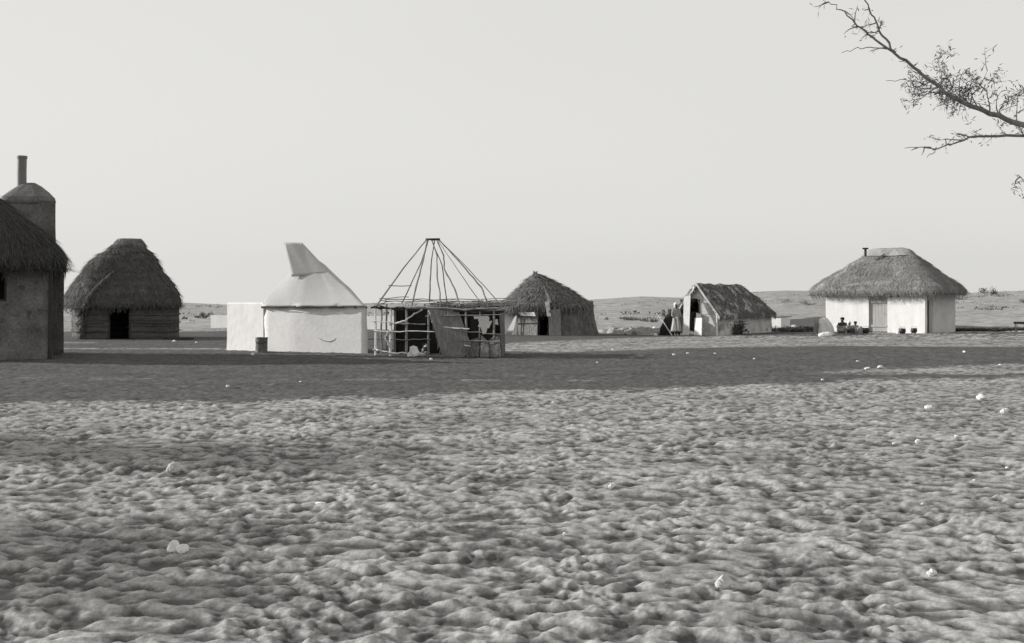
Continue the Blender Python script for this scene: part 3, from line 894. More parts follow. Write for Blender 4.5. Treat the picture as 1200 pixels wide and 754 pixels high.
    # white side block
    Rr = Vector((gx(308.5, 44.95), 44.95)); tl = R(36); dr = Vector((math.cos(tl), -math.sin(tl))); bk = Vector((math.sin(tl), math.cos(tl)))
    Wd = 1.84
    cor = [Rr - dr * Wd, Rr, Rr + bk * 1.5, Rr - dr * Wd + bk * 1.5]
    lp, _ = plan([tuple(c) for c in cor], step=.16)
    mb = MB(); top = gz(354.8, 45.4)
    cA = [sum(p[0] for p in lp) / len(lp), sum(p[1] for p in lp) / len(lp)]
    def sc(l, s_): return [(cA[0] + (p[0] - cA[0]) * s_, cA[1] + (p[1] - cA[1]) * s_) for p in l]
    loft(mb, [sc(lp, 1.02), sc(lp, 1.01)] + [lp] * 6 + [sc(lp, .97)], [-.06, .05, .3, .55, .8, 1.05, 1.3, top - .05, top], .02, 1.6, seed=22)
    mb.build('side_block', M['white'], t)
    # drum
    g = gp(307, 413.2); r_ = 7 * g.y / F
    d = thing('drum', 'small dented dark tin drum standing before the white block of the canvas hut', 'drum', (g.x, g.y - .1, 0))
    mb = MB(); h = 18.5 * g.y / F; X, Yd = g.x, g.y - .1
    prof = [(0, 1), (.03, 1.05), (.06, 1), (.33 * h, 1), (.35 * h, 1.05), (.37 * h, 1), (.66 * h, 1), (.68 * h, 1.05), (.70 * h, 1), (h - .04, 1), (h - .02, 1.06), (h, 1.04)]
    loft(mb, [ring(X + .02 * z, Yd, r_ * q, r_ * q, 0, 28) for z, q in prof], [z - .02 for z, q in prof], .008, 5, close_top=False)
    loft(mb, [ring(X + .01, Yd, r_ * .93, r_ * .93, 0, 28), ring(X + .01, Yd, r_ * .9, r_ * .9, 0, 28)], [h - .02, h - .05], .003, 5)
    mb.build('drum_body', M['tin'], d)
    hb = MB(); hb.tube([(X - r_ * 1.0, Yd - .02, h * .8), (X - r_ * .7, Yd - r_ * .95, h * .62), (X + r_ * .6, Yd - r_ * .98, h * .6), (X + r_ * 1.02, Yd - .02, h * .8)], .009, 6)
    hb.build('handle', M['iron_black'], d)
canvas_hut()

# ------------------------------------------------------------------ 4. bare pole frame
def frame_hut():
    YL, YR = 41.3, 40.0
    FL = Vector((gx(440, YL), YL)); FR = Vector((gx(585, YR), YR))
    t = thing('hut_frame', 'unfinished hut of bare poles with open cone of rafters and dark mats hung inside', 'hut frame', ((FL.x + FR.x) / 2, 41.5, 0))
    bk = Vector((.12, 2.9)); BL = FL + bk * .9; BR = FR + bk
    ze = 1.50
    def fp(px): 
        f = (px - 440) / 145; return FL.lerp(FR, f)
    # posts
    for (px, top, m_, r_) in ((440, ze + .02, 'pole_white', .045), (458.5, ze, 'pole_white', .055), (477, ze + .02, 'wood', .05), (503, ze, 'wood', .04), (526, ze, 'wood', .035), (547, ze, 'wood', .045), (563, ze - .02, 'wood', .035), (579, ze, 'wood', .045)):
        p = fp(px); mb = stick([(p.x + rnd.uniform(-.02, .02), p.y, -.05), (p.x, p.y, top)], r_, wob=.012)
        mb.build('post', M[m_], t)
    for f in (0, .33, .66, 1):
        p = BL.lerp(BR, f); stick([(p.x, p.y, -.05), (p.x, p.y, ze + .12)], .04).build('post', M['wood'], t)
    for f in (.5,):
        for a, b in ((FL, BL), (FR, BR)):
            p = a.lerp(b, f); stick([(p.x, p.y, -.05), (p.x, p.y, ze + .05)], .04).build('post', M['wood'], t)
    # rails
    def rail(px0, px1, py0, py1, m_='wood', r_=.022, off=-.05):
        a, b = fp(px0), fp(px1)
        stick([(a.x, a.y + off, gz(py0, a.y)), (b.x, b.y + off, gz(py1, b.y))], r_, wob=.02, seg=7).build('rail', M[m_], t)
    rail(436, 480, 377, 379, 'pole_white', .018); rail(438, 510, 388, 389, 'pole_white', .022)
    rail(437, 461, 410, 414, 'pole_white', .03); rail(458, 478, 413.5, 414, 'pole_white', .03)
    rail(458, 506, 398, 398, 'wood', .015); rail(458, 500, 380, 380, 'wood', .018)
    rail(520, 551, 383.5, 385.5, 'pole_white', .028, -.14); rail(515, 586, 398, 400.5, 'wood', .02, -.12)
    rail(545, 552, 405, 405.5, 'pole_white', .025, -.14); rail(500, 587, 371, 369, 'wood', .02)
    rail(495, 505, 413.5, 413.5); rail(552, 588, 416.5, 415.5, 'wood', .03)
    rail(547, 588, 389, 392, 'wood', .02)
    stick([(fp(456).x, fp(456).y - .06, gz(388, 41)), (fp(452).x, fp(452).y - .1, gz(396, 41)), (fp(457).x, fp(457).y - .06, gz(407, 41))], .03).build('rail', M['pole_white'], t)
    # eave beams, bundles of several poles
    def beam(a, b, z0, z1, r_=.035, k=2, m_='wood'):
        for q in range(k):
            o_ = Vector((rnd.uniform(-.05, .05), rnd.uniform(-.06, .06), rnd.uniform(-.05, .05)))
            e1 = rnd.uniform(-.1, .12); dirv = (b - a).normalized()
            A = a - dirv * rnd.uniform(.05, .2); B = b + dirv * rnd.uniform(.0, .25)
            stick([Vector((A.x, A.y, z0)) + o_, Vector(((A.x + B.x) / 2, (A.y + B.y) / 2, (z0 + z1) / 2 + e1 * .3)) + o_, Vector((B.x, B.y, z1)) + o_], r_ * rnd.uniform(.5, .95), wob=.035, seg=5).build('eave_pole', M[m_], t)
    beam(FL, fp(486), ze + .02, ze - .03, .045, 2, 'wood_dark'); beam(fp(482), FR, ze - .02, ze - .05, .045, 2)
    beam(fp(540), FR, ze - .03, ze - .06, .05, 2, 'wood_dark'); beam(FL, BL, ze, ze + .2, .025, 1); beam(FR, BR, ze, ze + .22, .035, 2)
    beam(BL, BR, ze + .22, ze + .26, .022, 2); beam(BL.lerp(BR, .4), BR, ze + .15, ze + .2, .03, 1, 'wood_dark')
    beam(fp(560), fp(600), ze + .12, ze + .16, .03, 2)
    # brush laid on the right half of the eave
    br = MB()
    for _ in range(110):
        f = rnd.uniform(.42, 1.02); g_ = rnd.random(); p = FL.lerp(FR, f).lerp(BL.lerp(BR, f), g_ ** 2 * .9)
        a_ = rnd.uniform(-.5, .5) + (math.pi if rnd.random() < .5 else 0); l_ = rnd.uniform(.15, .5)
        z_ = ze + rnd.uniform(-.03, .10) + .12 * g_
        br.tube([(p.x, p.y, z_), (p.x + math.cos(a_) * l_, p.y + math.sin(a_) * l_ * .5, z_ + rnd.uniform(-.05, .06))], rnd.uniform(.006, .018), 4)
    br.build('brushwood', M['reed'], t)['kind'] = 'stuff'
    # top ring
    T = Vector((gx(507, 41.2), 41.3)); zt = gz(280.5, 41.2)
    tr = MB(); rr_ = 7.6 * 41.2 / F
    lp = ring(T.x, T.y, rr_, rr_ * .9, 0, 12)
    tr.tube([(p[0], p[1], zt + rnd.uniform(-.01, .01)) for p in lp + lp[:1]], .028, 6)
    tr.tube([(T.x - rr_ * 1.1, T.y, zt + .01), (T.x + rr_ * 1.1, T.y, zt + .015)], .024, 6)
    tr.build('top_ring', M['wood_dark'], t)
    # rafters: (foot px, foot on back?, bends)
    def raf(top_dx, top_dy, foot, zf, mids=(), r_=.028, m_='wood'):
        a = Vector((T.x + top_dx, T.y + top_dy, zt)); b = Vector((foot.x, foot.y, zf))
        pts = [a]
        for (f, ox, oz) in mids: pts.append(a.lerp(b, f) + Vector((ox, 0, oz)))
        pts.append(b)
        stick(list(reversed(pts)), r_ * .8, wob=.009, seg=4, taper=.7).build('rafter', M[m_], t)
    raf(-.18, -.05, FL, ze + .03, [(.45, -.03, .03)], .034)
    raf(-.16, -.08, Vector((fp(483).x, fp(483).y)), ze + .02, [(.3, .02, 0), (.6, .0, 0)], .04)
    raf(-.14, .05, BL.lerp(FL, .35) + Vector((.62, 0)), ze + .15, [(.35, .08, 0)], .030)
    raf(-.06, .14, BL.lerp(BR, .52), ze + .2, [(.4, .14, .0)], .026)
    raf(.06, .12, BL.lerp(BR, .28) + Vector((.35, 0)), ze + .2, [(.3, -.05, 0), (.6, -.04, 0)], .030)
    raf(-.02, -.16, fp(517), ze + .02, [(.25, .10, 0), (.55, .02, 0), (.8, .05, 0)], .034)
    raf(.12, -.1, fp(540), ze + .05, [(.25, .05, 0), (.45, -.08, 0), (.75, .03, 0)], .036)
    raf(.15, .05, BL.lerp(BR, .80), ze + .2, [(.5, -.02, 0)], .016)
    raf(.18, .0, fp(572) + Vector((0, .5)), ze + .12, [(.2, .05, .03), (.5, .10, .06), (.78, .14, .08)], .034)
    raf(.18, .05, BR + Vector((-.2, -.3)), ze + .22, [(.5, .0, .05)], .018)
    # purlins on the left side of the cone
    def purl(p0, p1, r_=.016):
        stick([p0, p1], r_, wob=.02).build('purlin', M['wood'], t)
    def onr(foot, zf, f, top=(-.18, 0)): 
        a = Vector((T.x + top[0], T.y + top[1], zt)); b = Vector((foot.x, foot.y, zf)); return b.lerp(a, f)
    f3 = BL.lerp(FL, .35) + Vector((.62, 0))
    purl(onr(FL, ze, .33) + Vector((-.12, 0, 0)), onr(f3, ze + .15, .28) + Vector((.1, 0, 0)))
    purl(onr(FL, ze, .14) + Vector((-.1, 0, 0)), onr(f3, ze + .15, .1) + Vector((.15, 0, 0)))
    purl(onr(FL, ze, .11), onr(fp(483), ze, .09) + Vector((.2, 0, 0)))
    purl(onr(fp(483), ze, .11), onr(fp(517), ze, .12, (0, -.1)), .014)
    purl(onr(fp(517), ze, .13, (0, -.1)), onr(fp(540), ze, .11, (.1, -.1)), .012)
    purl(onr(BL.lerp(BR, .8), ze + .2, .05, (.1, 0)), onr(fp(572) + Vector((0, .5)), ze + .1, .04, (.18, 0)), .022)
    # hangings near-black to paint in the inside's shade, back and right, closing the hut off from px 461 on
    dk = MB()
    bA = Vector((gx(463, 42.3), 42.3)); 
    sheet(dk, [(bA.x, bA.y, 0), (BR.x, BR.y - .2, 0), (BR.x, BR.y - .2, ze + .12), (bA.x, bA.y, ze + .02)], 20, 8, .05, .03, 1)
    sheet(dk, [(bA.x - .02, bA.y, 0), (bA.x + .06, FL.y + .9, 0), (bA.x + .06, FL.y + .9, ze - .1), (bA.x - .02, bA.y, ze)], 8, 8, .04, .03, 2)
    dk.build('back_hanging', M['hessian'], t)
    rt = MB()
    a = fp(553); b = FR
    sheet(rt, [(b.x + .06, b.y + .08, .0), (b.x + bk.x, BR.y, 0), (b.x + bk.x, BR.y, ze), (b.x + .0, b.y + .08, ze - .1)], 10, 8, .05, .03, 3)
    rt.build('side_mat', M['reed_dark'], t)
    r2 = MB()
    sheet(r2, [(a.x, a.y + .09, 0), (b.x - .1, b.y + .09, 0), (b.x - .12, b.y + .09, ze - .22), (a.x - .02, a.y + .09, ze - .16)], 14, 8, .04, .02, 4)
    r2.build('front_mat', M['hessian'], t, label='dark ragged hanging behind the right-hand rails')
    rg = MB()   # torn pale rag on it
    yy = FR.y + .12
    for quad in ([(566, 392), (570, 390), (574, 372), (560, 374)], [(560, 383), (573, 385), (577, 376), (562, 378)], [(556, 374), (572, 373), (573, 370.5), (555, 371)], [(580, 380), (584, 381), (583, 374), (579, 375)]):
        sheet(rg, [(gx(px, yy), yy - .06, gz(py, yy)) for px, py in quad], 5, 5, .02, .012, 5)
    rg.build('rag', M['white_dirty'], t, label='torn pale rag hanging on the dark mat')
    # big reed mat leaning in the front, slanting down to the right
    mt = MB(); yf = fp(520).y
    A = lambda px, py, y: (gx(px, y), y, gz(py, y))
    sheet(mt, [A(518, 416.5, yf - .32), A(557, 417, yf - .38), A(537, 364, yf + .05), A(502, 363, yf + .05)], 18, 14, .05, .03, 6, sag=.05)
    straw(mt, 500, (.1, .35), .016, .03, spread=.15)
    mt.build('leaning_mat', M['reed'], t)
    eg = MB(); stick([A(502, 364, yf), A(510, 384, yf - .12), A(517, 394, yf - .2), A(520, 414, yf - .32)], .02, eg); eg.build('mat_edge', M['pole_white'], t)
    # slanted pole with white cloth wound round it
    sp = stick([A(464, 379, fp(464).y - .08), A(474, 376.5, fp(474).y - .1), A(484, 369, fp(484).y + .1), A(495, 363, fp(495).y + .3)], .03, wob=.012)
    sp.build('brace', M['pole_white'], t)
    for q_, (a0, a1, h0, h1, m__) in enumerate(((551, 563, 399, 396, 'reed_dark'), (564, 574, 393, 401, 'reed'), (573, 587, 398, 391, 'reed_dark'))):
        mm = MB(); pa_ = fp(a0); pb_ = fp(a1)
        sheet(mm, [(pa_.x, pa_.y - .22, 0), (pb_.x, pb_.y - .24, 0), (pb_.x - .02, pb_.y + .02, gz(h1, pb_.y)), (pa_.x + .03, pa_.y + .02, gz(h0, pa_.y))], 8, 8, .04, .03, q_)
        straw(mm, 90, (.1, .3), .018, .05, spread=.3); mm.build('low_mat', M[m__], t)
    # white cloth heap and dark kettle on the ground inside
    cl = MB(); P = gp(484, 417.5); P.y += .12
    rr = [ring(P.x, P.y, r_, r_ * .8, 0, 30, 2.2) for r_ in (.20, .18, .12, .08, .03)]
    loft(cl, [r2_ for r2_ in rr], [-.02, .05, .15, .25, .33], .14, 6, seed=31)
    lump(cl, (P.x + .28, P.y, .05), .14, (1.3, .8, .6), 2, .5, 4)
    tag(cl.build('cloth_heap', M['cloth']), 'crumpled white cloth heaped on the ground just inside the pole frame', 'cloth')
    P = gp(498.5, 416); P.y += .25
    kt = thing('kettle', 'dark kettle with a pale lid behind the white cloth heap in the pole frame', 'kettle', (P.x, P.y, 0))
    kb = MB(); loft(kb, [ring(P.x, P.y, r_, r_, 0, 24) for r_ in (.09, .14, .15, .13, .07)], [0, .03, .12, .2, .25], .003, 3, close_bot=True); kb.build('kettle_body', M['iron_black'], kt, True)
    kl = MB(); loft(kl, [ring(P.x, P.y, r_, r_, 0, 20) for r_ in (.075, .07, .03, .022, .025, .01)], [.25, .27, .29, .30, .33, .345], 0, 3); kl.build('lid', M['pole_white'], kt, True)
    ks = MB(); ks.tube([(P.x - .12, P.y, .1), (P.x - .2, P.y, .17), (P.x - .23, P.y, .24)], [.03, .02, .014], 8); ks.build('spout', M['iron_black'], kt)
    kh = MB(); kh.tube([(P.x - .11, P.y, .2), (P.x - .09, P.y, .36), (P.x + .09, P.y, .36), (P.x + .11, P.y, .2)], .008, 6); kh.build('handle', M['iron_black'], kt)
frame_hut()

# ------------------------------------------------------------------ 5. reed hut
def reed_hut():
    Y0 = 66.6; k = Y0 / F
    c = Vector((gx(650, Y0 + .4), Y0 + .4))
    t = thing('reed_hut', 'thatched hut with pointed hipped roof and shaggy reed mat walls, behind the pole frame', 'hut', (c.x, c.y, 0))
    rot = R(-38); n = 96
    wl = ring(c.x + .05, c.y, 44 * k, 42 * k, R(-2), n, 2.3)
    def near_idx(px):
        best = None
        for i, p in enumerate(wl):
            if p[1] > c.y: continue
            v = abs(600 + p[0] / p[1] * F - px)
            if best is None or v < best[0]: best = (v, i)
        return best[1]
    i0, i1 = sorted((near_idx(631), near_idx(643)))
    dz = gz(366, Y0 - 1.6); zt = gz(353, Y0)
    fl = lambda z: .32 * max(0, 1 - z / 1.3) ** 1.5
    # reed wall split: sunlit left panels painted paler, shaded shaggy right ones painted darker
    mb = MB(); wall(mb, wl, zrow(-.04, zt, dz, step=.15), [(i0, i1, -1, dz)], .10, amp=.06, ns=3, flare=fl)
    straw(mb, 2600, (.2, .6), .03, .06, spread=.15)
    mb.build('wall', M['reed_dark'], t)
    pm = MB(); A = lambda px, py, y: (gx(px, y), y, gz(py, y))
    yq = Y0 - 1.75
    sheet(pm, [(gx(607, yq + .9), yq + .85, 0), (gx(630, yq), yq - .05, 0), A(630, 366, yq + .1), A(607, 367, yq + .9)], 12, 8, .03, .03, 2)
    straw(pm, 300, (.1, .4), .02, .02, spread=.1)
    pmo = pm.build('mat_panel', M['reed'], t)
    for py in (379.5,):
        s_ = stick([A(606, py, yq + .85), A(631, py - .5, yq - .1)], .025, wob=.01); s_.build('batten', M['wood_dark'], pmo)
    s_ = stick([(gx(611, yq + .6), yq + .6, 0), A(610.5, 364, yq + .6)], .03); s_.build('batten', M['wood_dark'], pmo)
    fr = MB()
    for i in (i0, i1):
        p = wl[i]; stick([(p[0], p[1] - .3, 0), (p[0], p[1] - .06, dz + .08)], .035, fr, .01)
    stick([(wl[i0][0] - .08, wl[i0][1] - .08, dz + .03), (wl[i1][0] + .08, wl[i1][1] - .08, dz + .03)], .035, fr, .01)
    fr.build('doorway', M['wood_dark'], t)
    fp_ = MB()
    sheet(fp_, [A(641, 371, yq - .15), A(645.5, 371, yq - .1), A(643.5, 353, yq - .05), A(639, 354, yq - .1)], 4, 8, .02, .02, 3)
    fp_.build('door_flap', M['cloth'], t, label='narrow white cloth hanging beside the doorway')
    rg = MB()
    sheet(rg, [A(610, 370, yq + .45), A(628, 370.5, yq - .2), A(626, 366, yq - .15), A(608, 366, yq + .45)], 8, 3, .03, .015, 8)
    rg.build('eave_cloth', M['white_dirty'], t)
    df = MB()   # bulging mat right of the doorway
    sheet(df, [(gx(644, yq - .35), yq - .35, 0), (gx(658, yq - .3), yq - .3, 0), A(657, 362, yq - .05), A(643, 364, yq - .1)], 10, 12, .06, .04, 5, sag=-.14)
    straw(df, 240, (.1, .4), .02, .03, spread=.1)
    df.build('door_mat', M['reed'], t)
    # white canvas windbreak tied out on the left
    sh = MB(); ys = Y0 - .6
    sheet(sh, [(gx(589, ys - .2), ys - .2, 0), (gx(592, ys - .2), ys - .2, 0), A(608, 362, ys + .1), A(580, 362.5, ys)], 10, 12, .05, .015, 9)
    sh.build('windbreak', M['cloth'], t)
    # roof: four rounded hips, peak a little left
    prof = [(367, 586, 684, 1), (362, 583, 690, 1), (357, 584.5, 690.5, 1), (350, 594, 684, .9), (340, 606, 668, .8), (330, 616, 650, .5), (324, 622.5, 638, .3), (320, 625, 630, 0)]
    rings = []; zs = []
    prof2 = [(p[0], p[1], p[2]) for p in prof]
    for (py, a, b) in resample(prof2, 40):
        hw = (b - a) / 2 * k; cx = gx((a + b) / 2, Y0)
        rr = ring(cx, c.y + (1 - hw / 2.4) * -.2, hw, hw * .95, R(-40), n, 1.55 if hw > .4 else 2)
        xs = [p[0] for p in rr]; mn, mxx = min(xs), max(xs)
        rr = [(cx + ((p[0] - mn) / (mxx - mn) * 2 - 1) * hw, p[1]) for p in rr]
        rings.append(rr); zs.append(py)
    # eave heights from rows; the eave dips to the front
    Z = []
    for py in zs: Z.append(gz(py if py < 358 else 358 + (py - 358) * .75, Y0))
    inner = [[(c.x + (p[0] - c.x) * .8, c.y + (p[1] - c.y) * .8) for p in rings[0]]]
    mb = MB(); loft(mb, inner + rings, [Z[0] + .15] + Z, .07, 1.8, seed=12, course=(.36, .06))
    straw(mb, 8000, (.2, .5), .03, .06, zmin=Z[0] - .02, spread=.25)
    fringe(mb, rings[0], Z[0] + .03, 2000, (.05, .14), .03, .15)
    # a loose tuft at the peak
    for _ in range(60):
        a = rnd.uniform(0, 6.28); p = Vector((gx(627.5, Y0), c.y - .2, gz(321, Y0)))
        mb.tube([p, p + Vector((math.cos(a) * .12, math.sin(a) * .12, rnd.uniform(.0, .16)))], .008, 3)
    mb.build('roof', M['thatch_mid'], t)
    rd = MB()   # pale ridge roll down the front hip
    pts = [(629, 325, -.2), (637, 335, -.7), (641, 345, -1.25), (645, 356, -1.9)]
    rd.tube([A(px, py, Y0 + yo + .15) for px, py, yo in pts], [.05, .09, .1, .1], 8)
    straw(rd, 500, (.1, .3), .03, .05, spread=.6)
    rd.build('hip_roll', M['thatch_mid'], t)
reed_hut()

# ------------------------------------------------------------------ 6. gabled hut with mud walls
def gable_hut():
    FR_ = Vector((gx(843, 65.0), 65.0)); ax = Vector((.535, .845)); gl = Vector((-.845, .535))
    Wg, Lg = 2.35, 7.0
    FL_ = FR_ + gl * Wg; BR_ = FR_ + ax * Lg; BL_ = FL_ + ax * Lg
    t = thing('gabled_hut', 'low mud-walled hut with a steep mottled thatch gable, boards at its open pale end', 'hut', (FR_.x, FR_.y + 2, 0))
    ze = gz(370, 65.0); zr = gz(333, 65.6) - .05
    # wall with door gap in the gable end (edge 3 = FL -> FR after ordering FR, BR, BL, FL)
    lp, find = plan([tuple(FR_), tuple(BR_), tuple(BL_), tuple(FL_)], {3: [.25, 1.25]}, .25)
    mb = MB(); wall(mb, lp, zrow(-.05, ze + .08, step=.2), [(find(3, .25), find(3, 1.25), -1, 3)], .22, amp=.05, ns=2.2, flare=lambda z: .06 * max(0, .8 - z), seed=3)
    wo = mb.build('wall', M['mud_pale'], t)
    # gable triangle of poles and plaster, with the doorway gap
    gm = MB()
    def G(s_, z, off=0):       # s_ metres from the left corner along the gable
        p = FL_ - gl * s_ - ax * off; return (p.x, p.y, z)
    mid = Wg * .52
    def zroof(s_): return ze + (zr - ze) * (1 - abs(s_ - mid) / (mid if s_ < mid else Wg - mid))
    N_ = 16; V = []; 
    for i in range(N_ + 1):
        s_ = Wg * i / N_
        lo = ze + .05 if not (.25 < s_ < 1.25) else min(zroof(s_) - .02, ze + .85)
        hi = max(lo + .02, zroof(s_))
        for off in (.02, -.16): V += [G(s_, lo, off), G(s_, hi, off)]
    fs = []
    for i in range(N_):
        a = i * 4; b = a + 4
        fs += [(a, b, b + 1, a + 1), (a + 2, a + 3, b + 3, b + 2), (a + 1, b + 1, b + 3, a + 3), (a, a + 2, b + 2, b)]
    fs += [(0, 1, 3, 2), (N_ * 4, N_ * 4 + 2, N_ * 4 + 3, N_ * 4 + 1)]
    gm.add(V, fs); gm.build('gable_wall', M['mud_pale'], t)
    # verge boards
    for (s0, s1) in ((-.12, mid), (mid, Wg + .12)):
        z0, z1 = (ze - .12, zr + .05) if s0 < 0 else (zr + .05, ze - .12)
        vb = MB(); a = Vector(G(s0, z0, .22)); b = Vector(G(s1, z1, .22)); d = (b - a)
        up = Vector((0, 0, 1)); sheet(vb, [a - up * .10, b - up * .10, b + up * .07, a + up * .05], 14, 3, .06, .05, 2, vary=4)
        vb.build('verge_board', M['white_dirty'], t)
    # roof, two slopes with thickness
    rf = MB()
    for side in (0, 1):
        nu, nv = 34, 12; V = []
        for lay in (0, 1):
            for j in range(nv + 1):
                for i in range(nu + 1):
                    u_ = -.2 + (Lg + .4) * i / nu; v_ = j / nv
                    s_ = mid + (v_) * ((Wg - mid + .22) if side else -(mid + .22))
                    z_ = zr + .08 - v_ * (zr - ze + .02) - .06 * math.sin(math.pi * v_) * -1 - lay * .16
                    # hipped, ragged far end
                    u2 = u_ - (1 - v_) * .0 if i < nu else u_
                    if u_ > Lg - 2.2: u2 = u_ - (1 - v_) * (u_ - (Lg - 2.2)) * .72
                    p = FL_ - gl * s_ + ax * u2
                    dd = nz((p.x, p.y, z_), 1.6, 5) * .16
                    V.append((p.x, p.y, z_ + dd - (.1 if i in (0, nu) and lay else 0)))
        N1 = (nu + 1) * (nv + 1); f_ = []; uv = []
        for j in range(nv):
            for i in range(nu):
                a = j * (nu + 1) + i; q = (a, a + 1, a + nu + 2, a + nu + 1)
                uq = [(i * .2, -j * .15), ((i + 1) * .2, -j * .15), ((i + 1) * .2, -(j + 1) * .15), (i * .2, -(j + 1) * .15)]
                if side == 0: q = q; 
                f_.append(q if side == 0 else q[::-1]); uv.append(uq if side == 0 else uq[::-1])
                q2 = tuple(x + N1 for x in q); f_.append(q2[::-1] if side == 0 else q2); uv.append(uq)
        for j in range(nv):
            for i_ in (0, nu):
                a = j * (nu + 1) + i_; f_.append((a, a + nu + 1, a + nu + 1 + N1, a + N1)); uv.append([(0, 0), (.1, 0), (.1, .1), (0, .1)])
        for i in range(nu):
            a = nv * (nu + 1) + i; f_.append((a, a + 1, a + 1 + N1, a + N1)); uv.append([(0, 0), (.1, 0), (.1, .1), (0, .1)])
        rf.add(V, f_, uv)
    straw(rf, 5000, (.12, .35), .05, .07, zmin=ze - .1, spread=1.6)
    # hip closing the far end
    e0 = FL_ + ax * (Lg + .2) + (-gl) * -.22; e1 = FL_ + ax * (Lg + .2) - gl * (Wg + .22); tp = FL_ - gl * mid + ax * (Lg - 1.55)
    sheet(rf, [(e1.x, e1.y, ze), (e0.x, e0.y, ze), (tp.x, tp.y, zr), (tp.x + .01, tp.y, zr)], 8, 8, .05, .1, 4)
    rf.build('roof', M['thatch_patch'], t)
    # corner post
    p = FR_ - ax * .05 + gl * .12
    stick([(p.x, p.y - .06, -.03), (p.x, p.y - .06, ze + .05)], .055, wob=.008).build('corner_post', M['white'], t)
    # door lining
    a, b = FL_ - gl * .25, FL_ - gl * 1.25
    dj = MB()
    for q in (a, b): stick([(q.x, q.y - .05, 0), (q.x, q.y - .05, ze + .8)], .03, dj, .01)
    stick([(a.x - .05, a.y - .05, ze + .78), (b.x + .05, b.y - .05, ze + .78)], .03, dj, .01); dj.build('doorway', M['wood_dark'], t)
    hc = MB()
    sheet(hc, [G(1.12, .62, .1), G(1.4, .62, .12), G(1.42, 1.05, .12), G(1.15, 1.12, .1)], 5, 6, .03, .02, 3)
    hc.build('hung_cloth', M['cloth_grey'], t)
    # stain / small opening low on the side wall
    q = FR_ + ax * 1.9; sb = MB()
    for _ in range(420):
        u_ = rnd.gauss(0, .35); z_ = abs(rnd.gauss(.2, .22)); o_ = rnd.uniform(.08, .45)
        b_ = FR_ + ax * (1.9 + u_) - gl * o_
        a_ = rnd.uniform(0, 6.28); l_ = rnd.uniform(.04, .12)
        sb.add([(b_.x, b_.y, z_), (b_.x + l_ * math.cos(a_), b_.y + .02, z_ + l_ * .6), (b_.x + l_, b_.y - .03, z_ + l_ * math.sin(a_))], [(0, 1, 2)])
    for _ in range(14):
        b_ = FR_ + ax * 1.9 - gl * .2; sb.tube([(b_.x, b_.y, -.02), (b_.x + rnd.gauss(0, .2), b_.y + rnd.gauss(0, .15), rnd.uniform(.2, .5))], .008, 4)
    tag(sb.build('bush', M['bush']), 'small dark bush growing against the side wall of the gabled hut', 'bush')
    # white annex box at the far end
    an = thing('white_outbuilding', 'small whitewashed box-shaped shed at the far end of the gabled hut', 'shed', (BR_.x + 1, BR_.y, 0))
    A0 = Vector((gx(904.5, 73.4), 73.4)); d1 = Vector((.80, -.60)); d2 = Vector((.60, .80))
    w_ = .56; A1 = A0 + d1 * w_
    cor = [A0, A1, A1 + d2 * 1.2, A0 + d2 * 1.2]; lp, _ = plan([tuple(x) for x in cor], step=.15)
    mb = MB(); loft(mb, [lp] * 4, [-.04, .25, .5, gz(372, 73)], .012, 2); mb.build('walls', M['white'], an)
    mb = MB(); cx_ = sum(p[0] for p in lp) / len(lp); cy_ = sum(p[1] for p in lp) / len(lp); mb.box(cx_, cy_, gz(371.2, 73), .7, 1.35, .05, math.atan2(d1.y, d1.x)); mb.build('roof', M['wood'], an)
    # boards leaning at the open end
    def board(name, pts, m_, label, th=.03):
        b_ = MB(); sheet(b_, pts, 6, 10, .012, th, 3); return tag(b_.build(name, M[m_]), label, 'board')
    A = lambda px, py, y: (gx(px, y), y, gz(py, y))
    yb = 65.3
    board('door_panel', [(gx(800, yb), yb - .1, 0), (gx(806.5, yb), yb - .35, 0), A(809.5, 346.5, yb + .15), A(802, 348, yb + .35)], 'white_dirty', 'tall pale panel propped upright in the doorway of the gabled hut')
    board('board', [(gx(812.5, yb), yb - .4, 0), (gx(820, yb), yb - .75, 0), A(823, 373, yb - .45), A(814.5, 373, yb - .1)], 'cloth', 'shorter white board leaning right of the tall pale panel')
    cb = MB(); g = gp(808, 392.8); lump(cb, (g.x, g.y, .06), .3, (1.5, .8, .5), 3, .45, 6)
    tag(cb.build('cloth_heap', M['cloth']), 'white cloth spilled on the ground before the tall pale panel', 'cloth')
    # dark domed skin shelter and a slanting pole beside the person
    dm = MB(); gY0 = 65.6
    prof = [(393, 773, 797), (385, 774, 797), (377, 777, 796), (370, 781, 795), (366, 785, 793), (364.5, 788, 791)]
    loft(dm, [ring(gx((a_ + b_) / 2, gY0), gY0 + .1, (b_ - a_) / 2 * gY0 / F, (b_ - a_) / 2 * gY0 / F * .8, 0, 40, 2.3) for _, a_, b_ in resample(prof, 12)],
         [gz(p_[0], gY0) for p_ in resample(prof, 12)], .05, 3, seed=4)
    tag(dm.build('shelter', M['hessian']), 'small dark domed shelter beside the gabled hut, behind the slanting pole', 'shelter')
    sp = stick([(gx(787.5, 64.6), 64.6, 0), A(779, 380, 64.8), A(769, 367, 65.1)], .028, wob=.01)
    tag(sp.build('pole', M['pole_white']), 'thin pale pole slanting against the dark domed shelter', 'pole')
gable_hut()

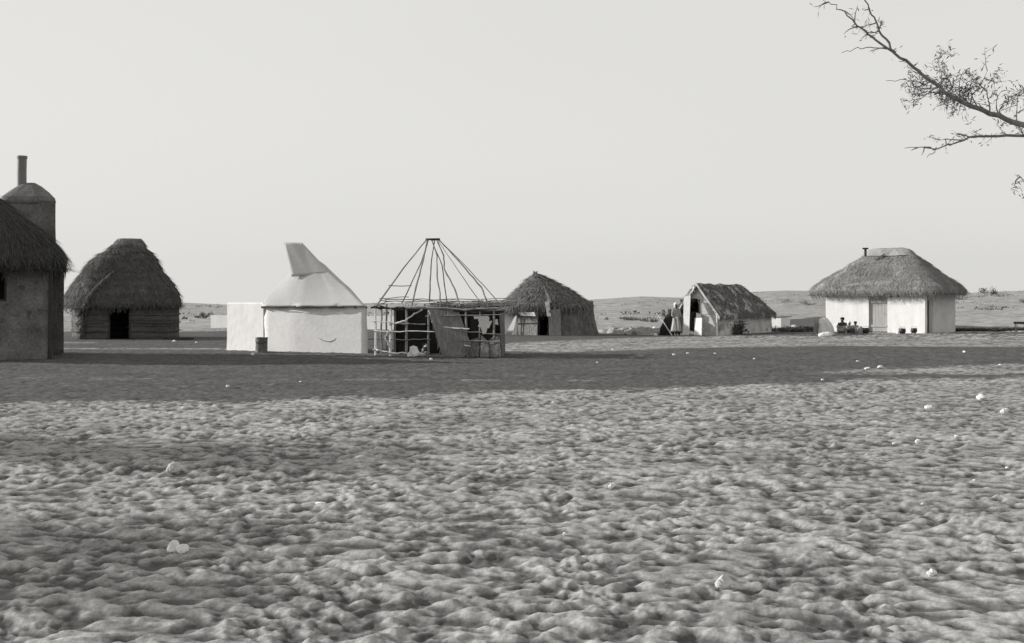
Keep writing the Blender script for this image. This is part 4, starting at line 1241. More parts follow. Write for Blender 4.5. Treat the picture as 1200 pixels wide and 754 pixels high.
# ------------------------------------------------------------------ 7. white cottage with hipped thatch
def white_hut():
    Yc = 69.0; Cn = Vector((gx(1084, Yc), Yc)); th = R(40)
    fd = Vector((-math.cos(th), math.sin(th))); sd = Vector((math.sin(th), math.cos(th)))
    Wf, Ws = 5.72, 4.1
    t = thing('white_cottage', 'whitewashed square cottage under a broad hipped grey thatch roof', 'cottage', (Cn.x, Cn.y + 2, 0))
    FLc = Cn + fd * Wf; Bk = Cn + sd * Ws; BL = FLc + sd * Ws
    zt = gz(343, Yc) - .02
    cor = [FLc, Cn, Bk, BL]      # edge 0 = front, 1 = right side
    def dist(px):                # along edge 0 from FLc
        k = (px - 600) / F; return ((k * FLc.y - FLc.x) / ((Cn - FLc).normalized().x - k * (Cn - FLc).normalized().y))
    d0, d1 = dist(1018), dist(1040)
    fz = zt - .04
    lp, find = plan([tuple(c) for c in cor], {0: [d0, d1], 1: [.28, .95]}, .3)
    mb = MB(); wall(mb, lp, zrow(-.05, zt + .12, fz, fz - .08, step=.3),
        [(find(0, d0), find(0, d1), -1, fz), (find(1, .28), find(1, .95), -1, fz - .08)], .26, amp=.012, ns=1.5)
    mb.build('wall', M['white'], t)
    u0 = (Cn - FLc).normalized(); nrm = Vector((-math.sin(th), -math.cos(th)))
    a = FLc + u0 * (d0 + .02); b = FLc + u0 * (d1 - .02)
    dr = MB(); yaw = math.atan2(u0.y, u0.x); W_ = (b - a).length; np_ = 6
    for i in range(np_):
        p = a + u0 * (W_ * (i + .5) / np_) - nrm * .12
        dr.box(p.x, p.y, fz / 2 - .01, W_ / np_ - .008, .05, fz - .1, yaw)
    p = a + u0 * W_ / 2 - nrm * .07
    for z_ in (.35, fz - .45): dr.box(p.x, p.y, z_, W_ - .1, .03, .12, yaw)
    do = dr.build('door', M['door_grey'], t)
    hn = MB(); p = b - u0 * .15 - nrm * .06; hn.tube([(p.x, p.y, .95), (p.x - .02, p.y - .03, 1.0), (p.x, p.y, 1.06)], .012, 6); hn.build('handle', M['iron_black'], do)
    dd = MB()  # dark panel deep in the side recess, standing for its shade
    s0 = Cn + sd * .28; s1 = Cn + sd * .95; mm = (s0 + s1) / 2; ns_ = Vector((math.cos(th), -math.sin(th)))
    q = mm - ns_ * .2; dd.box(q.x, q.y, .98, .65, .05, 1.98, math.atan2(sd.y, sd.x)); dd.build('door', M['wood_dark'], t, label='dark narrow panel standing for shade in the side wall recess')
    # greyer lining panel: the side wall's shade put into its colour
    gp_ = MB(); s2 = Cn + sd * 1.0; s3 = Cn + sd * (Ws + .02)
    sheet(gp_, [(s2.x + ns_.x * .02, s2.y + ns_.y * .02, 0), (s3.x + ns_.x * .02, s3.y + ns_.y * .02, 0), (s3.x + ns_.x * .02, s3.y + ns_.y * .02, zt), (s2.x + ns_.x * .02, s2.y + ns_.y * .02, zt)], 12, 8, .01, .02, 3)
    gp_.build('side_wall_shade', M['white_dirty'], t, label='greyer panel carrying the painted shade of the side wall')
    for px in (1043.5, 1052.5):
        d_ = dist(px); p = FLc + u0 * d_ + nrm * .01; v_ = MB()
        v_.box(p.x, p.y, gz(347, p.y), .17, .04, .15, yaw)
        v_.build('vent', M['iron_black'], t)
    # hipped roof with a soft bellied profile
    secs = [(345, 949, 1137), (341, 947, 1138), (336, 953, 1135), (330, 962, 1127), (322, 975, 1112), (314, 986, 1096), (306, 999, 1083), (299, 1011, 1071), (294.5, 1018, 1066), (292, 1023, 1062)]
    rings = []; zs = []; n = 112; Ym = 71.2
    ctr = (FLc + Cn + Bk + BL) / 4
    u0_ = u0; nr_ = -nrm
    for (py, a_, b_) in resample(secs, 40):
        hw = (b_ - a_) / 2 * Ym / F
        f = (hw - 1.03) / 3.35; hu = 1.2 + 2.72 * f; hn = .17 + 2.16 * f
        cq = ctr - u0_ * .16 * f - nr_ * .05
        rr = ring(cq.x, cq.y, hu, hn, -th, n, 5.5 - 2 * (1 - max(0, min(1, f))))
        rings.append(rr); zs.append(gz(py, Ym))
    inner = [[(ctr.x + (p[0] - ctr.x) * .70, ctr.y + (p[1] - ctr.y) * .70) for p in rings[0]]]
    mb = MB(); loft(mb, inner + rings, [zs[0] + .16] + zs, .08, 1.3, seed=17, course=(.55, .04))
    straw(mb, 12000, (.2, .5), .024, .03, zmin=zs[0] - .02, spread=.3)
    fringe(mb, rings[0], zs[0] + .04, 2200, (.04, .11), .03, .2)
    mb.build('roof', M['thatch_light'], t)
    cp = MB(); top = [(299.5, 1010, 1072), (294.5, 1017, 1067), (291.5, 1023, 1061), (290.3, 1031, 1053)]
    rg = []; zz = []
    for (py, a_, b_) in resample(top, 9):
        f = ((b_ - a_) / 2 * Ym / F - 1.03) / 3.35; cq = ctr - u0_ * .16 * max(0, f) - nr_ * .05
        rg.append(ring(cq.x - .05, cq.y, max(.3, 1.2 + 2.72 * f) + .04, max(.1, .17 + 2.16 * f) + .12, -th, 64, 2.8)); zz.append(gz(py, Ym) + .02)
    rg = [[(cq.x + (p[0] - cq.x) * .8, cq.y + (p[1] - cq.y) * .6) for p in rg[0]]] + rg; zz = [zz[0] - .10] + zz
    loft(cp, rg, zz, .07, 2.4, seed=5)
    cp.build('ridge_cap', M['plaster_grey'], t)
    pi = MB(); px_ = gx(1020, Ym); pi.tube([(px_, ctr.y - .2, gz(300, Ym)), (px_, ctr.y - .2, gz(290.5, Ym))], .07, 10)
    pi.tube([(px_ - .16, ctr.y - .2, gz(290.6, Ym)), (px_ + .16, ctr.y - .2, gz(290.6, Ym))], .045, 8); pi.build('flue_pipe', M['iron_black'], t)
    return FLc, Cn, u0, nrm, dist
FLc, Cn, u0, nrm, distf = white_hut()

# ------------------------------------------------------------------ people
def figure(name, joints, edges, scale=1.0, origin=(0, 0, 0), yaw=0):
    """one continuous skinned body; joints {name: (x, y, z, radius)}; first joint is the pelvis"""
    names = list(joints); me = bpy.data.meshes.new(name)
    me.from_pydata([joints[k][:3] for k in names], [(names.index(a), names.index(b)) for a, b in edges], [])
    ob = bpy.data.objects.new(name, me); C.objects.link(ob)
    sk = ob.modifiers.new('skin', 'SKIN')
    for i, k in enumerate(names):
        r_ = joints[k][3]; r_ = r_ if isinstance(r_, tuple) else (r_, r_)
        me.skin_vertices[0].data[i].radius = r_; me.skin_vertices[0].data[i].use_root = (i == 0)
    sb = ob.modifiers.new('sub', 'SUBSURF'); sb.levels = 2; sb.render_levels = 2
    dg = bpy.context.evaluated_depsgraph_get(); ev = ob.evaluated_get(dg)
    m2 = bpy.data.meshes.new_from_object(ev); ob.modifiers.clear()
    old = ob.data; ob.data = m2; bpy.data.meshes.remove(old)
    m2.transform(Matrix.Scale(scale, 4)); m2.materials.clear(); m2.materials.append(M['skin'])
    m2.polygons.foreach_set('use_smooth', [True] * len(m2.polygons))
    ob.location = origin; ob.rotation_euler = (0, 0, yaw)
    return ob

def hand(J, E, wrist, d, side, pre):
    """palm, four unequal curled fingers and a thumb"""
    w_ = Vector(J[wrist][:3]); d = Vector(d).normalized(); s_ = Vector(side).normalized(); nn = d.cross(s_)
    J[pre + 'palm'] = (*(w_ + d * .07), (.034, .022)); E.append((wrist, pre + 'palm'))
    for q, (o_, l_) in enumerate(((-.03, .075), (-.01, .085), (.01, .08), (.03, .062))):
        a = w_ + d * .10 + s_ * o_; b = a + d * l_ * .55 + nn * .01; c = b + d * l_ * .4 + nn * .03
        J[f'{pre}f{q}a'] = (*a, .010); J[f'{pre}f{q}b'] = (*b, .009); J[f'{pre}f{q}c'] = (*c, .007)
        E += [(pre + 'palm', f'{pre}f{q}a'), (f'{pre}f{q}a', f'{pre}f{q}b'), (f'{pre}f{q}b', f'{pre}f{q}c')]
    a = w_ + d * .045 - s_ * .045; b = a + d * .045 - s_ * .015
    J[pre + 'ta'] = (*a, .012); J[pre + 'tb'] = (*b, .009); E += [(wrist, pre + 'ta'), (pre + 'ta', pre + 'tb')]

def head(J, E, neck, base, fwd=(0, -1, 0), pre=''):
    b = Vector(base); f = Vector(fwd).normalized(); s_ = Vector((-f.y, f.x, 0))
    J[pre + 'h1'] = (*(b + Vector((0, 0, .03)) + f * .01), (.068, .072)); J[pre + 'h2'] = (*(b + Vector((0, 0, .11)) + f * .015), (.090, .102))
    J[pre + 'h3'] = (*(b + Vector((0, 0, .185))), (.074, .086))
    E += [(neck, pre + 'h1'), (pre + 'h1', pre + 'h2'), (pre + 'h2', pre + 'h3')]
    J[pre + 'n'] = (*(b + f * .118 + Vector((0, 0, .075))), .011); E.append((pre + 'h2', pre + 'n'))
    for k in (-1, 1):
        J[f'{pre}e{k}'] = (*(b + s_ * .088 * k + Vector((0, 0, .10))), .013); E.append((pre + 'h2', f'{pre}e{k}'))

def face(mb, base, fwd):
    pass

def standing_person():
    J = {}; E = []
    J['pelvis'] = (0, 0, .92, (.15, .11)); J['waist'] = (0, 0, 1.06, (.13, .10)); J['chest'] = (0, .0, 1.25, (.155, .11)); J['neckb'] = (0, .01, 1.40, (.075, .065)); J['neck'] = (0, .0, 1.46, .05)
    E += [('pelvis', 'waist'), ('waist', 'chest'), ('chest', 'neckb'), ('neckb', 'neck')]
    head(J, E, 'neck', (0, 0, 1.48), (-.6, -.8, 0))
    for s_, n_ in ((-1, 'l'), (1, 'r')):
        J[n_ + 'sh'] = (.17 * s_, .01, 1.36, .055); J[n_ + 'el'] = (.22 * s_, .0, 1.08, .042)
        J[n_ + 'wr'] = (.17 * s_, -.16, .90, .028)
        E += [('neckb', n_ + 'sh'), (n_ + 'sh', n_ + 'el'), (n_ + 'el', n_ + 'wr')]
        hand(J, E, n_ + 'wr', (-.1 * s_, -.6, -.5), (s_, 0, 0), n_)
        J[n_ + 'hip'] = (.09 * s_, 0, .84, .09); J[n_ + 'kn'] = (.10 * s_, -.02 - .03 * s_, .47, .06); J[n_ + 'an'] = (.09 * s_, .02 + .05 * s_, .09, .036); J[n_ + 'ft'] = (.11 * s_, -.13 + .05 * s_, .03, (.042, .026))
        E += [('pelvis', n_ + 'hip'), (n_ + 'hip', n_ + 'kn'), (n_ + 'kn', n_ + 'an'), (n_ + 'an', n_ + 'ft')]
    g = gp(792.5, 394.2)
    sc_ = .94
    ob = figure('person', J, E, sc_, (g.x, g.y, 0), R(20))
    tag(ob, 'standing person in a long pale dress and white headscarf beside the gabled hut', 'person')
    def child(mb, name, m_, sm=True):
        o = mb.build(name, m_, None, sm); o.data.transform(Matrix.Scale(sc_, 4)); o.parent = ob; return o
    dr = MB()
    prof = [(.26, .29, .27), (.40, .27, .25), (.65, .235, .20), (.92, .19, .155), (1.06, .16, .13), (1.22, .19, .14), (1.36, .185, .115), (1.43, .09, .085)]
    rr = []
    for z_, a, b in resample([(p[0], p[1], p[2]) for p in prof], 18):
        r0 = ring(0, 0, a, b, 0, 48); fold = max(0, (1.0 - z_)) * .06
        rr.append([(p[0] * (1 + fold * math.sin(i * 48 / 48 * 1.05 * 1.0 * 6.2832 * 9 / 48 * 1.0)), p[1] * (1 + fold * math.sin(i * 6.2832 * 9 / 48))) for i, p in enumerate(r0)])
    loft(dr, rr, [p[0] for p in resample(prof, 18)], .008, 6, close_top=False)
    for s_ in (-1, 1): dr.tube([(.15 * s_, .01, 1.38), (.2 * s_, .01, 1.22), (.225 * s_, .0, 1.07), (.19 * s_, -.10, .98)], [.075, .068, .06, .055], 12)
    child(dr, 'dress', M['cloth_grey'])
    ap = MB(); sheet(ap, [(-.3, -.06, .3), (.02, -.285, .3), (.0, -.18, 1.0), (-.19, -.06, 1.0)], 8, 8, .015, .012, 2); child(ap, 'sunlit_dress_side', M['cloth'])  # white left panel paints the sunlit side of the dress
    sc2 = MB()
    loft(sc2, [ring(-.01 + .035 * o_, .012 + .05 * o_, a, a * 1.08, 0, 28) for a, o_ in ((.085, 1.0), (.108, .95), (.116, .85), (.122, .45), (.10, .15), (.05, .1))], [1.47, 1.52, 1.58, 1.655, 1.715, 1.75], .008, 6)
    sheet(sc2, [(-.12, .10, 1.30), (.12, .10, 1.30), (.09, .11, 1.58), (-.09, .11, 1.58)], 5, 6, .01, .012, 2)
    # leave the face clear by pulling the scarf's front lower rim up and back
    child(sc2, 'headscarf', M['cloth'])
standing_person()

def seated_person(px, py, yaw, scale, label, top, hat=None, lean=0, blanket=None):
    J = {}; E = []
    J['pelvis'] = (0, 0, .13, (.16, .13)); J['waist'] = (0, -.02, .28, (.135, .11)); J['chest'] = (lean * .5, -.05, .46, (.15, .11)); J['neckb'] = (lean * .8, -.07, .59, (.09, .075)); J['neck'] = (lean, -.085, .635, .062)
    E += [('pelvis', 'waist'), ('waist', 'chest'), ('chest', 'neckb'), ('neckb', 'neck')]
    head(J, E, 'neck', (lean, -.10, .655), (-.3, -1, 0))
    for s_, n_ in ((-1, 'l'), (1, 'r')):
        J[n_ + 'sh'] = (lean * .8 + .165 * s_, -.06, .55, .055); J[n_ + 'el'] = (.23 * s_, -.18, .34, .042); J[n_ + 'wr'] = (.12 * s_, -.38, .42, .028)
        E += [('neckb', n_ + 'sh'), (n_ + 'sh', n_ + 'el'), (n_ + 'el', n_ + 'wr')]
        hand(J, E, n_ + 'wr', (-.3 * s_, -.6, -.3), (s_, 0, .2), n_)
        J[n_ + 'hip'] = (.10 * s_, -.06, .12, .09); J[n_ + 'kn'] = (.15 * s_, -.42, .38, .06); J[n_ + 'an'] = (.13 * s_, -.55, .07, .036); J[n_ + 'ft'] = (.14 * s_, -.68, .03, (.04, .026))
        E += [('pelvis', n_ + 'hip'), (n_ + 'hip', n_ + 'kn'), (n_ + 'kn', n_ + 'an'), (n_ + 'an', n_ + 'ft')]
    g = gp(px, py)
    ob = figure('person', J, E, scale, (g.x, g.y, 0), yaw)
    tag(ob, label, 'person', 'people sitting before the white cottage')
    def child(mb, name, m_):
        o = mb.build(name, m_, None, True); o.data.transform(Matrix.Scale(scale, 4)); o.parent = ob; return o
    sh = MB(); prof = [(.04, .27, .22, 0), (.2, .25, .19, .02), (.34, .215, .165, .03), (.48, .215, .155, .06), (.57, .19, .125, .07), (.64, .10, .09, .08)]
    loft(sh, [ring(lean * max(0, z_ - .2) * 1.6, -o_, a, b, 0, 32) for z_, a, b, o_ in prof], [p[0] for p in prof], .01, 5, close_top=False)
    for s_ in (-1, 1): sh.tube([(lean * .8 + .15 * s_, -.06, .57), (.24 * s_, -.17, .36), (.16 * s_, -.3, .39)], [.085, .075, .06], 10)
    child(sh, 'shirt', M[top])
    sk_ = MB()
    for s_ in (-1, 1): sk_.tube([(.09 * s_, -.02, .13), (.15 * s_, -.42, .38), (.135 * s_, -.53, .14)], [.12, .085, .07], 10)
    sheet(sk_, [(-.13, -.54, .12), (.13, -.54, .12), (.16, -.44, .42), (-.16, -.44, .42)], 6, 5, .02, .015, 3)
    child(sk_, 'skirt', M[blanket or top])
    hm = MB()
    loft(hm, [ring(lean, -.10 + o_, a, a * 1.1, 0, 24) for a, o_ in ((.09, .045), (.104, .04), (.112, .02), (.098, .005), (.05, .0))], [.73, .78, .835, .88, .905], .008, 6)
    child(hm, hat or 'hair', M['cloth' if hat == 'headscarf' else 'hair'])
    return ob
seated_person(987.5, 391.2, R(-25), .95, 'seated person in dark clothes, leftmost of those sitting against the white cottage', 'cloth_dark', blanket='cloth_grey')
seated_person(994.5, 392.0, R(15), .74, 'smaller seated person with white headscarf, middle one before the white cottage', 'cloth_grey', 'headscarf', blanket='cloth_dark')
seated_person(1001.5, 391.3, R(-10), .72, 'seated person in grey clothes, rightmost of those sitting before the white cottage', 'cloth_grey', lean=.05)

# bundles, pots and rags before the cottage
def bundle(px, py, r_, h, m_, name, label, cat, seed=0, pointed=False, group=None):
    g = gp(px, py); mb = MB(); rr = r_ * g.y / F; H = h * g.y / F
    ks = (1.0, .86, .80, .62, .36) if pointed else (.9, 1.0, .95, .75, .3)
    loft(mb, [ring(g.x, g.y, rr * k_, rr * k_ * .8, 0, 36, 2.2) for k_ in ks], [-.03, H * .15, H * .45, H * .78, H], rr * .30, 1.6 / max(rr, .2), seed=seed)
    return tag(mb.build(name, M[m_], None, False), label, cat, group)

g = gp(968, 391.4); kq = g.y / F; mb = MB()
loft(mb, [[(x_ * 1, y_) for x_, y_ in [(cx0 + (px0 - cx0) * (1 + .13 * math.sin(5 * q_ + .8 * i_)), cy0 + (py0 - cy0) * (1 + .13 * math.sin(5 * q_ + .8 * i_)))
     for q_, (px0, py0) in [(j_ * 6.2832 / 40, p_) for j_, p_ in enumerate(ring(cx0, cy0, w0 * kq, w0 * kq * .8, 0, 40))]]]
     for i_, (w0, cx0, cy0) in enumerate([(9.5, g.x + 1 * kq, g.y), (8.5, g.x + .5 * kq, g.y), (7.2, g.x, g.y), (6.0, g.x - 1.5 * kq, g.y), (4.6, g.x - 2.5 * kq, g.y + .02), (2.6, g.x - 2 * kq, g.y + .02)])],
     [-.04, 3 * kq, 8 * kq, 13 * kq, 16.5 * kq, 18.5 * kq], .07, 3, seed=3)
tag(mb.build('cloth_bundle', M['cloth']), 'tall draped white cloth bundle at the left corner of the white cottage', 'bundle')
bundle(967, 394.2, 7.5, 5, 'cloth', 'cloth_heap', 'flat white folded cloth on the ground before the tall white bundle', 'cloth', 5)
bundle(957, 391, 4.5, 15, 'cloth_grey', 'sack', 'grey mottled sack left of the tall white bundle', 'sack', 6, True)
bundle(1008, 392, 3.6, 9.5, 'cloth_grey', 'sack', 'small pale grey sack right of the seated people', 'sack', 7)
bundle(1055, 391.5, 5.5, 7, 'white_dirty', 'cloth_heap', 'pale cloth heap leaning on the wall between door and corner', 'cloth', 8)

def pot(px, py, r_px, label, h=1.5, legs=True):
    g = gp(px, py); r_ = r_px * g.y / F
    t = thing('cooking_pot', label, 'pot', (g.x, g.y, 0), 'dark pots before the white cottage')
    mb = MB(); z0 = .05
    loft(mb, [ring(g.x, g.y, r_ * q, r_ * q, 0, 24) for q in (.55, .9, 1.0, .92, .78, .86)], [z0, z0 + r_ * .35, z0 + r_ * .75, z0 + r_ * 1.15, z0 + r_ * 1.3, z0 + r_ * h], 0, 3, close_bot=True)
    mb.build('pot_body', M['iron_black'], t, True)
    for k in range(3):
        a = k * 2.094 + .4; l = MB(); l.tube([(g.x + math.cos(a) * r_ * .6, g.y + math.sin(a) * r_ * .6, .12), (g.x + math.cos(a) * r_ * .72, g.y + math.sin(a) * r_ * .72, -.02)], [.025, .015], 6); l.build('leg', M['iron_black'], t)
    hd = MB(); hd.tube([(g.x - r_, g.y, z0 + r_), (g.x - r_ * .7, g.y, z0 + r_ * 1.9), (g.x + r_ * .7, g.y, z0 + r_ * 1.9), (g.x + r_, g.y, z0 + r_)], .008, 6); hd.build('handle', M['iron_black'], t)
pot(1014.5, 392, 4.3, 'black three-legged pot just left of the grey cottage door')
pot(1057.5, 392.3, 4.0, 'black three-legged pot before the pale cloth heap')
pot(1071, 391.6, 3.8, 'black three-legged pot nearest the right corner of the white cottage')

# far right: a low dark-topped stand
g = gp(1195, 389)
st_ = thing('trestle', 'small dark-topped wooden trestle at the right edge beyond the cottage', 'trestle', (g.x, g.y, 0))
mb = MB(); H = 12 * g.y / F; mb.box(g.x + .1, g.y, H - .08, .75, .4, .12, R(8), jit=.02); mb.build('top', M['wood_dark'], st_)
for sx in (-.22, .34):
    for sy in (-.13, .13):
        stick([(g.x + sx, g.y + sy, -.1), (g.x + sx * .9, g.y + sy, H - .13)], .03, wob=.005).build('leg', M['wood'], st_)

# brush fence line behind, stick by stick in one low hedge of branches
def brush_row(name, label, cat, p0, p1, h, dens, m_, kind=None, spread=.2, baseh=0.0):
    mb = MB(); a = Vector(p0); b = Vector(p1); L = (b - a).length
    for _ in range(int(L * dens)):
        p = a.lerp(b, rnd.random()) + Vector((0, rnd.gauss(0, spread), 0)); z = zat(p.x, p.y)
        q = p + Vector((rnd.gauss(0, .3), rnd.gauss(0, .2), 0)); hh = rnd.uniform(.3, 1) * h
        mb.tube([(p.x, p.y, z - .03), ((p.x + q.x) / 2, (p.y + q.y) / 2, z + hh * .6), (q.x, q.y, z + hh)], [.02, .015, .006], 3)
        for __ in range(3):
            c_ = Vector((p.x, p.y, z + hh * rnd.uniform(.1, .9))); d_ = Vector((rnd.gauss(0, 1), rnd.gauss(0, 1), rnd.gauss(.2, .6))).normalized() * rnd.uniform(.1, .22)
            s_ = Vector((rnd.gauss(0, 1), rnd.gauss(0, 1), rnd.gauss(0, 1))).normalized() * .03
            mb.add([c_ - s_, c_ + s_, c_ + d_], [(0, 1, 2)])
    return tag(mb.build(name, M[m_]), label, cat)
brush_row('brush_hedge', 'low dark brush strip added for the gabled hut shadow, left of the white cottage', 'hedge', (gx(905, 72.5), 72.5, 0), (gx(962, 73.5), 73.5, 0), .30, 90, 'bush', spread=.35)  # added brush strip, dark to stand for the gabled hut's cast shadow
brush_row('brush_hedge', 'low dark brush line running right from the white cottage to the right edge', 'hedge', (gx(1112, 74), 74, 0), (gx(1215, 76), 76, 0), .16, 70, 'bush', spread=.15)
brush_row('brush_hedge', 'far sparse line of thorn brush left of the gabled hut', 'hedge', (gx(726, 112), 112, 0), (gx(770, 100), 100, 0), .30, 9, 'scrub', spread=.9)

def bush(px, Y, h, wd, label, m_='bush', n=380):
    x = gx(px, Y); z = zat(x, Y); mb = MB()
    cl = [(rnd.gauss(0, wd * .3), rnd.gauss(0, wd * .25), rnd.uniform(.25, .8) * h, rnd.uniform(.25, .5) * wd * .6) for _ in range(9)]
    for _ in range(n):
        cx, cy, cz, cr = rnd.choice(cl); v = Vector((rnd.gauss(0, 1), rnd.gauss(0, 1), rnd.gauss(0, .8)))
        v = v.normalized() * cr * rnd.random() ** .4
        p = Vector((x + cx, Y + cy, z + max(.02, cz))) + v; p.z = max(p.z, z + .02)
        d = Vector((rnd.gauss(0, 1), rnd.gauss(0, 1), rnd.gauss(0, 1))).normalized() * .12 * max(.6, h); s_ = d.orthogonal().normalized() * .05 * max(.6, h)
        mb.add([p - s_, p + s_, p + d], [(0, 1, 2)])
    for _ in range(8):
        cx, cy, cz, cr = rnd.choice(cl); mb.tube([(x, Y, z - .1), (x + cx * .6, Y + cy * .6, z + cz * .6), (x + cx, Y + cy, z + cz)], [.04, .025, .01], 4)
    return tag(mb.build('bush', M[m_]), label, 'bush')
bush(1160, 300, 2.3, 3.4, 'dark bush on the crest of the hill right of the white cottage')
bush(1172, 270, 1.0, 2.8, 'small dark bush just below the crest bush on the right hill')
bush(1128, 250, .8, 5.5, 'long low dark bush on the slope beside the cottage roof')
bush(950, 190, .7, 2.4, 'low dark bush on the plain left of the white cottage')
bush(921, 200, .6, 1.6, 'small bush on the plain above the added dark brush strip')
bush(1165, 150, .6, 2.0, 'low bush on the lower slope of the right hill')
bush(239, 120, .6, 1.3, 'small dark bush on the plain right of the beehive hut')
bush(780, 118, .9, 1.2, 'tangled low bush on the plain above the domed shelter', 'scrub')
bush(1199, 200, .6, 1.8, 'dark bush on the slope at the right edge')

# scrub far off, one mass
def far_scrub():
    mb = MB()
    for _ in range(1500):
        az = rnd.uniform(-.45, .45); r_ = 85 + 320 * rnd.random() ** .8
        x, y = math.sin(az) * r_, math.cos(az) * r_
        dn = float(fbm(np.array([x / 30]), np.array([y / 22]), 3, 61)[0])
        if dn < .5: continue
        z = zat(x, y); s_ = rnd.uniform(.12, .38)
        for __ in range(7):
            p = Vector((x + rnd.gauss(0, s_), y + rnd.gauss(0, s_), z + rnd.uniform(0, s_ * .8)))
            d = Vector((rnd.gauss(0, 1), rnd.gauss(0, 1), abs(rnd.gauss(0, .7)))).normalized() * s_ * .8; o_ = d.orthogonal().normalized() * s_ * .4
            mb.add([p - o_, p + o_, p + d], [(0, 1, 2)])
    o = mb.build('scrub', M['scrub']); o['kind'] = 'stuff'; o['label'] = 'low dry scrub scattered over the far plain and hills'
far_scrub()

# mounds of loose earth left of the gabled hut
def mound(px, py, w_px, h_px, label, dy=1.0, seed=0, m_='earth'):
    g = gp(px, py); k = g.y / F; mb = MB(); n = 48
    prof = [(0, 1.0), (.15, .9), (.4, .7), (.7, .42), (.92, .2), (1, .06)]
    pr = resample(prof, 22)
    loft(mb, [ring(g.x, g.y, w_px * k * q, dy * q, 0, n, 2.3) for h_, q in pr], [h_ * h_px * k * .8 - .04 for h_, q in pr], .34, 2.6, seed=seed)
    return tag(mb.build('earth_mound', M[m_], None, True), label, 'mound')
mound(757, 391.5, 24, 11, 'broad mound of loose grey earth left of the domed shelter', 1.6, 1)
mound(722, 389.5, 22, 8, 'low spread mound of earth right of the reed hut', 1.4, 2)
mound(740, 387, 14, 6, 'small lumpy mound behind the broad earth mound', 1.0, 6)

# pale rags
bundle(768, 388.5, 4.2, 6, 'cloth', 'cloth_heap', 'small white cloth heap at the foot of the domed shelter', 'cloth', 12)
bundle(768.5, 393.2, 2.2, 2.6, 'cloth', 'cloth_heap', 'tiny white rag on the ground below the cloth heap by the shelter', 'cloth', 15)
bundle(922, 383.5, 4.2, 4.2, 'cloth', 'cloth_heap', 'white cloth heap on the ground just right of the box-shaped shed', 'cloth', 13)
bundle(930, 384.5, 3.6, 3.6, 'cloth', 'cloth_heap', 'smaller white cloth heap beside the added dark brush strip', 'cloth', 14)

# ------------------------------------------------------------------ stones
def stone(px, py, w_px, label, m_='stone_white', h=.55, group=None, seed=None):
    g = gp(px, py); r_ = w_px / 2 * g.y / F; mb = MB(); seed = seed if seed is not None else int(px)
    lump(mb, (0, 0, r_ * h * .55), r_, (1, .8, h), 3, .45, seed % 23, 1.3)
    o = mb.build('stone', M[m_], None, False); o.location = (g.x, g.y, gh(g.x, g.y) + r_ * .12); o.rotation_euler = (0, 0, rnd.uniform(-.5, .5))
    return tag(o, label, 'stone', group)
stone(203, 552, 17, 'squat grey stone on the dark patch in the left foreground', 'mud_pale', .95)
stone(196, 551, 7, 'small grey stone touching the squat grey stone in the left foreground', 'mud_pale', .8)
stone(203, 646, 15, 'bright white angular stone low in the left foreground', 'stone_white', 1.1)
stone(214, 647, 14, 'white stone touching the right of the bright angular one', 'stone_white', .8)
stone(848, 688, 20, 'round pale stone low in the sand right of centre', 'mud_pale', .75)
stone(1092, 673, 11, 'bright white stone near the bottom right of the sand', 'stone_white', .75)
stone(717, 571, 8, 'small white round stone in the sand right of the middle', 'stone_white', .9)
stone(1177, 484, 9, 'white stone nearest the right edge on the upper sand', 'stone_white', .8)
stone(1150, 468, 12, 'flattish white stone on the upper sand near the right edge', 'stone_white', .6)
stone(1088, 479, 9, 'white stone on the upper sand left of the flattish one', 'stone_white', .6)
stone(1076, 519, 8, 'small white stone, right one of a pair in the right-hand sand', 'stone_white', .7)
stone(1048, 519, 5, 'tiny white stone, left one of a pair in the right-hand sand', 'stone_white', .7)
stone(1031, 431.5, 7, 'white stone, right one of two on the pale strip left of the right edge', 'stone_white', .6)
stone(1016, 432.5, 6, 'white stone, left one of two on the pale strip left of the right edge', 'stone_white', .5)
stone(376, 590, 12, 'thin pale flat stone in the left-centre sand', 'stone_white', .22)
stone(662, 629, 6, 'tiny pale stone below the middle of the sand', 'stone_white', .7)
stone(296, 416.5, 4.5, 'small white stone in front of the tin drum', 'stone_white', .8)
sm = 0
for (px, py, w_) in ((204, 400.6, 4), (230, 402, 3), (62, 515, 3), (505, 421, 4), (790, 416, 4), (806, 414.5, 4), (1005, 424, 4), (267, 453.5, 5), (1024, 581, 4), (1081, 590, 4),
                     (1130, 413, 4), (1172, 428, 4), (1121, 513, 5), (964, 446, 4), (884, 421, 3), (1142, 563, 4), (838, 415, 3), (718, 410, 3), (700, 425, 3), (352, 447, 3), (648, 471, 3), (1180, 547, 4)):
    stone(px, py, w_, 'tiny pale stone lying loose on the open ground', 'stone_white', .6, 'tiny pale stones on the open ground')

# ------------------------------------------------------------------ trees
def branch_pts(pxs, Y, dy=0.0):
    n = len(pxs); return [Vector((gx(p[0], Y + dy * i / (n - 1)), Y + dy * i / (n - 1), gz(p[1], Y + dy * i / (n - 1)))) for i, p in enumerate(pxs)]

def leaf(mb, p, L, W):
    d = Vector((rnd.gauss(0, .8), rnd.gauss(0, .8), rnd.gauss(-.35, .6))).normalized() * L
    s_ = d.cross(Vector((rnd.gauss(0, 1), rnd.gauss(0, 1), rnd.gauss(0, 1)))).normalized() * W
    mb.add([p, p + d * .5 + s_, p + d, p + d * .5 - s_], [(0, 1, 2, 3)])

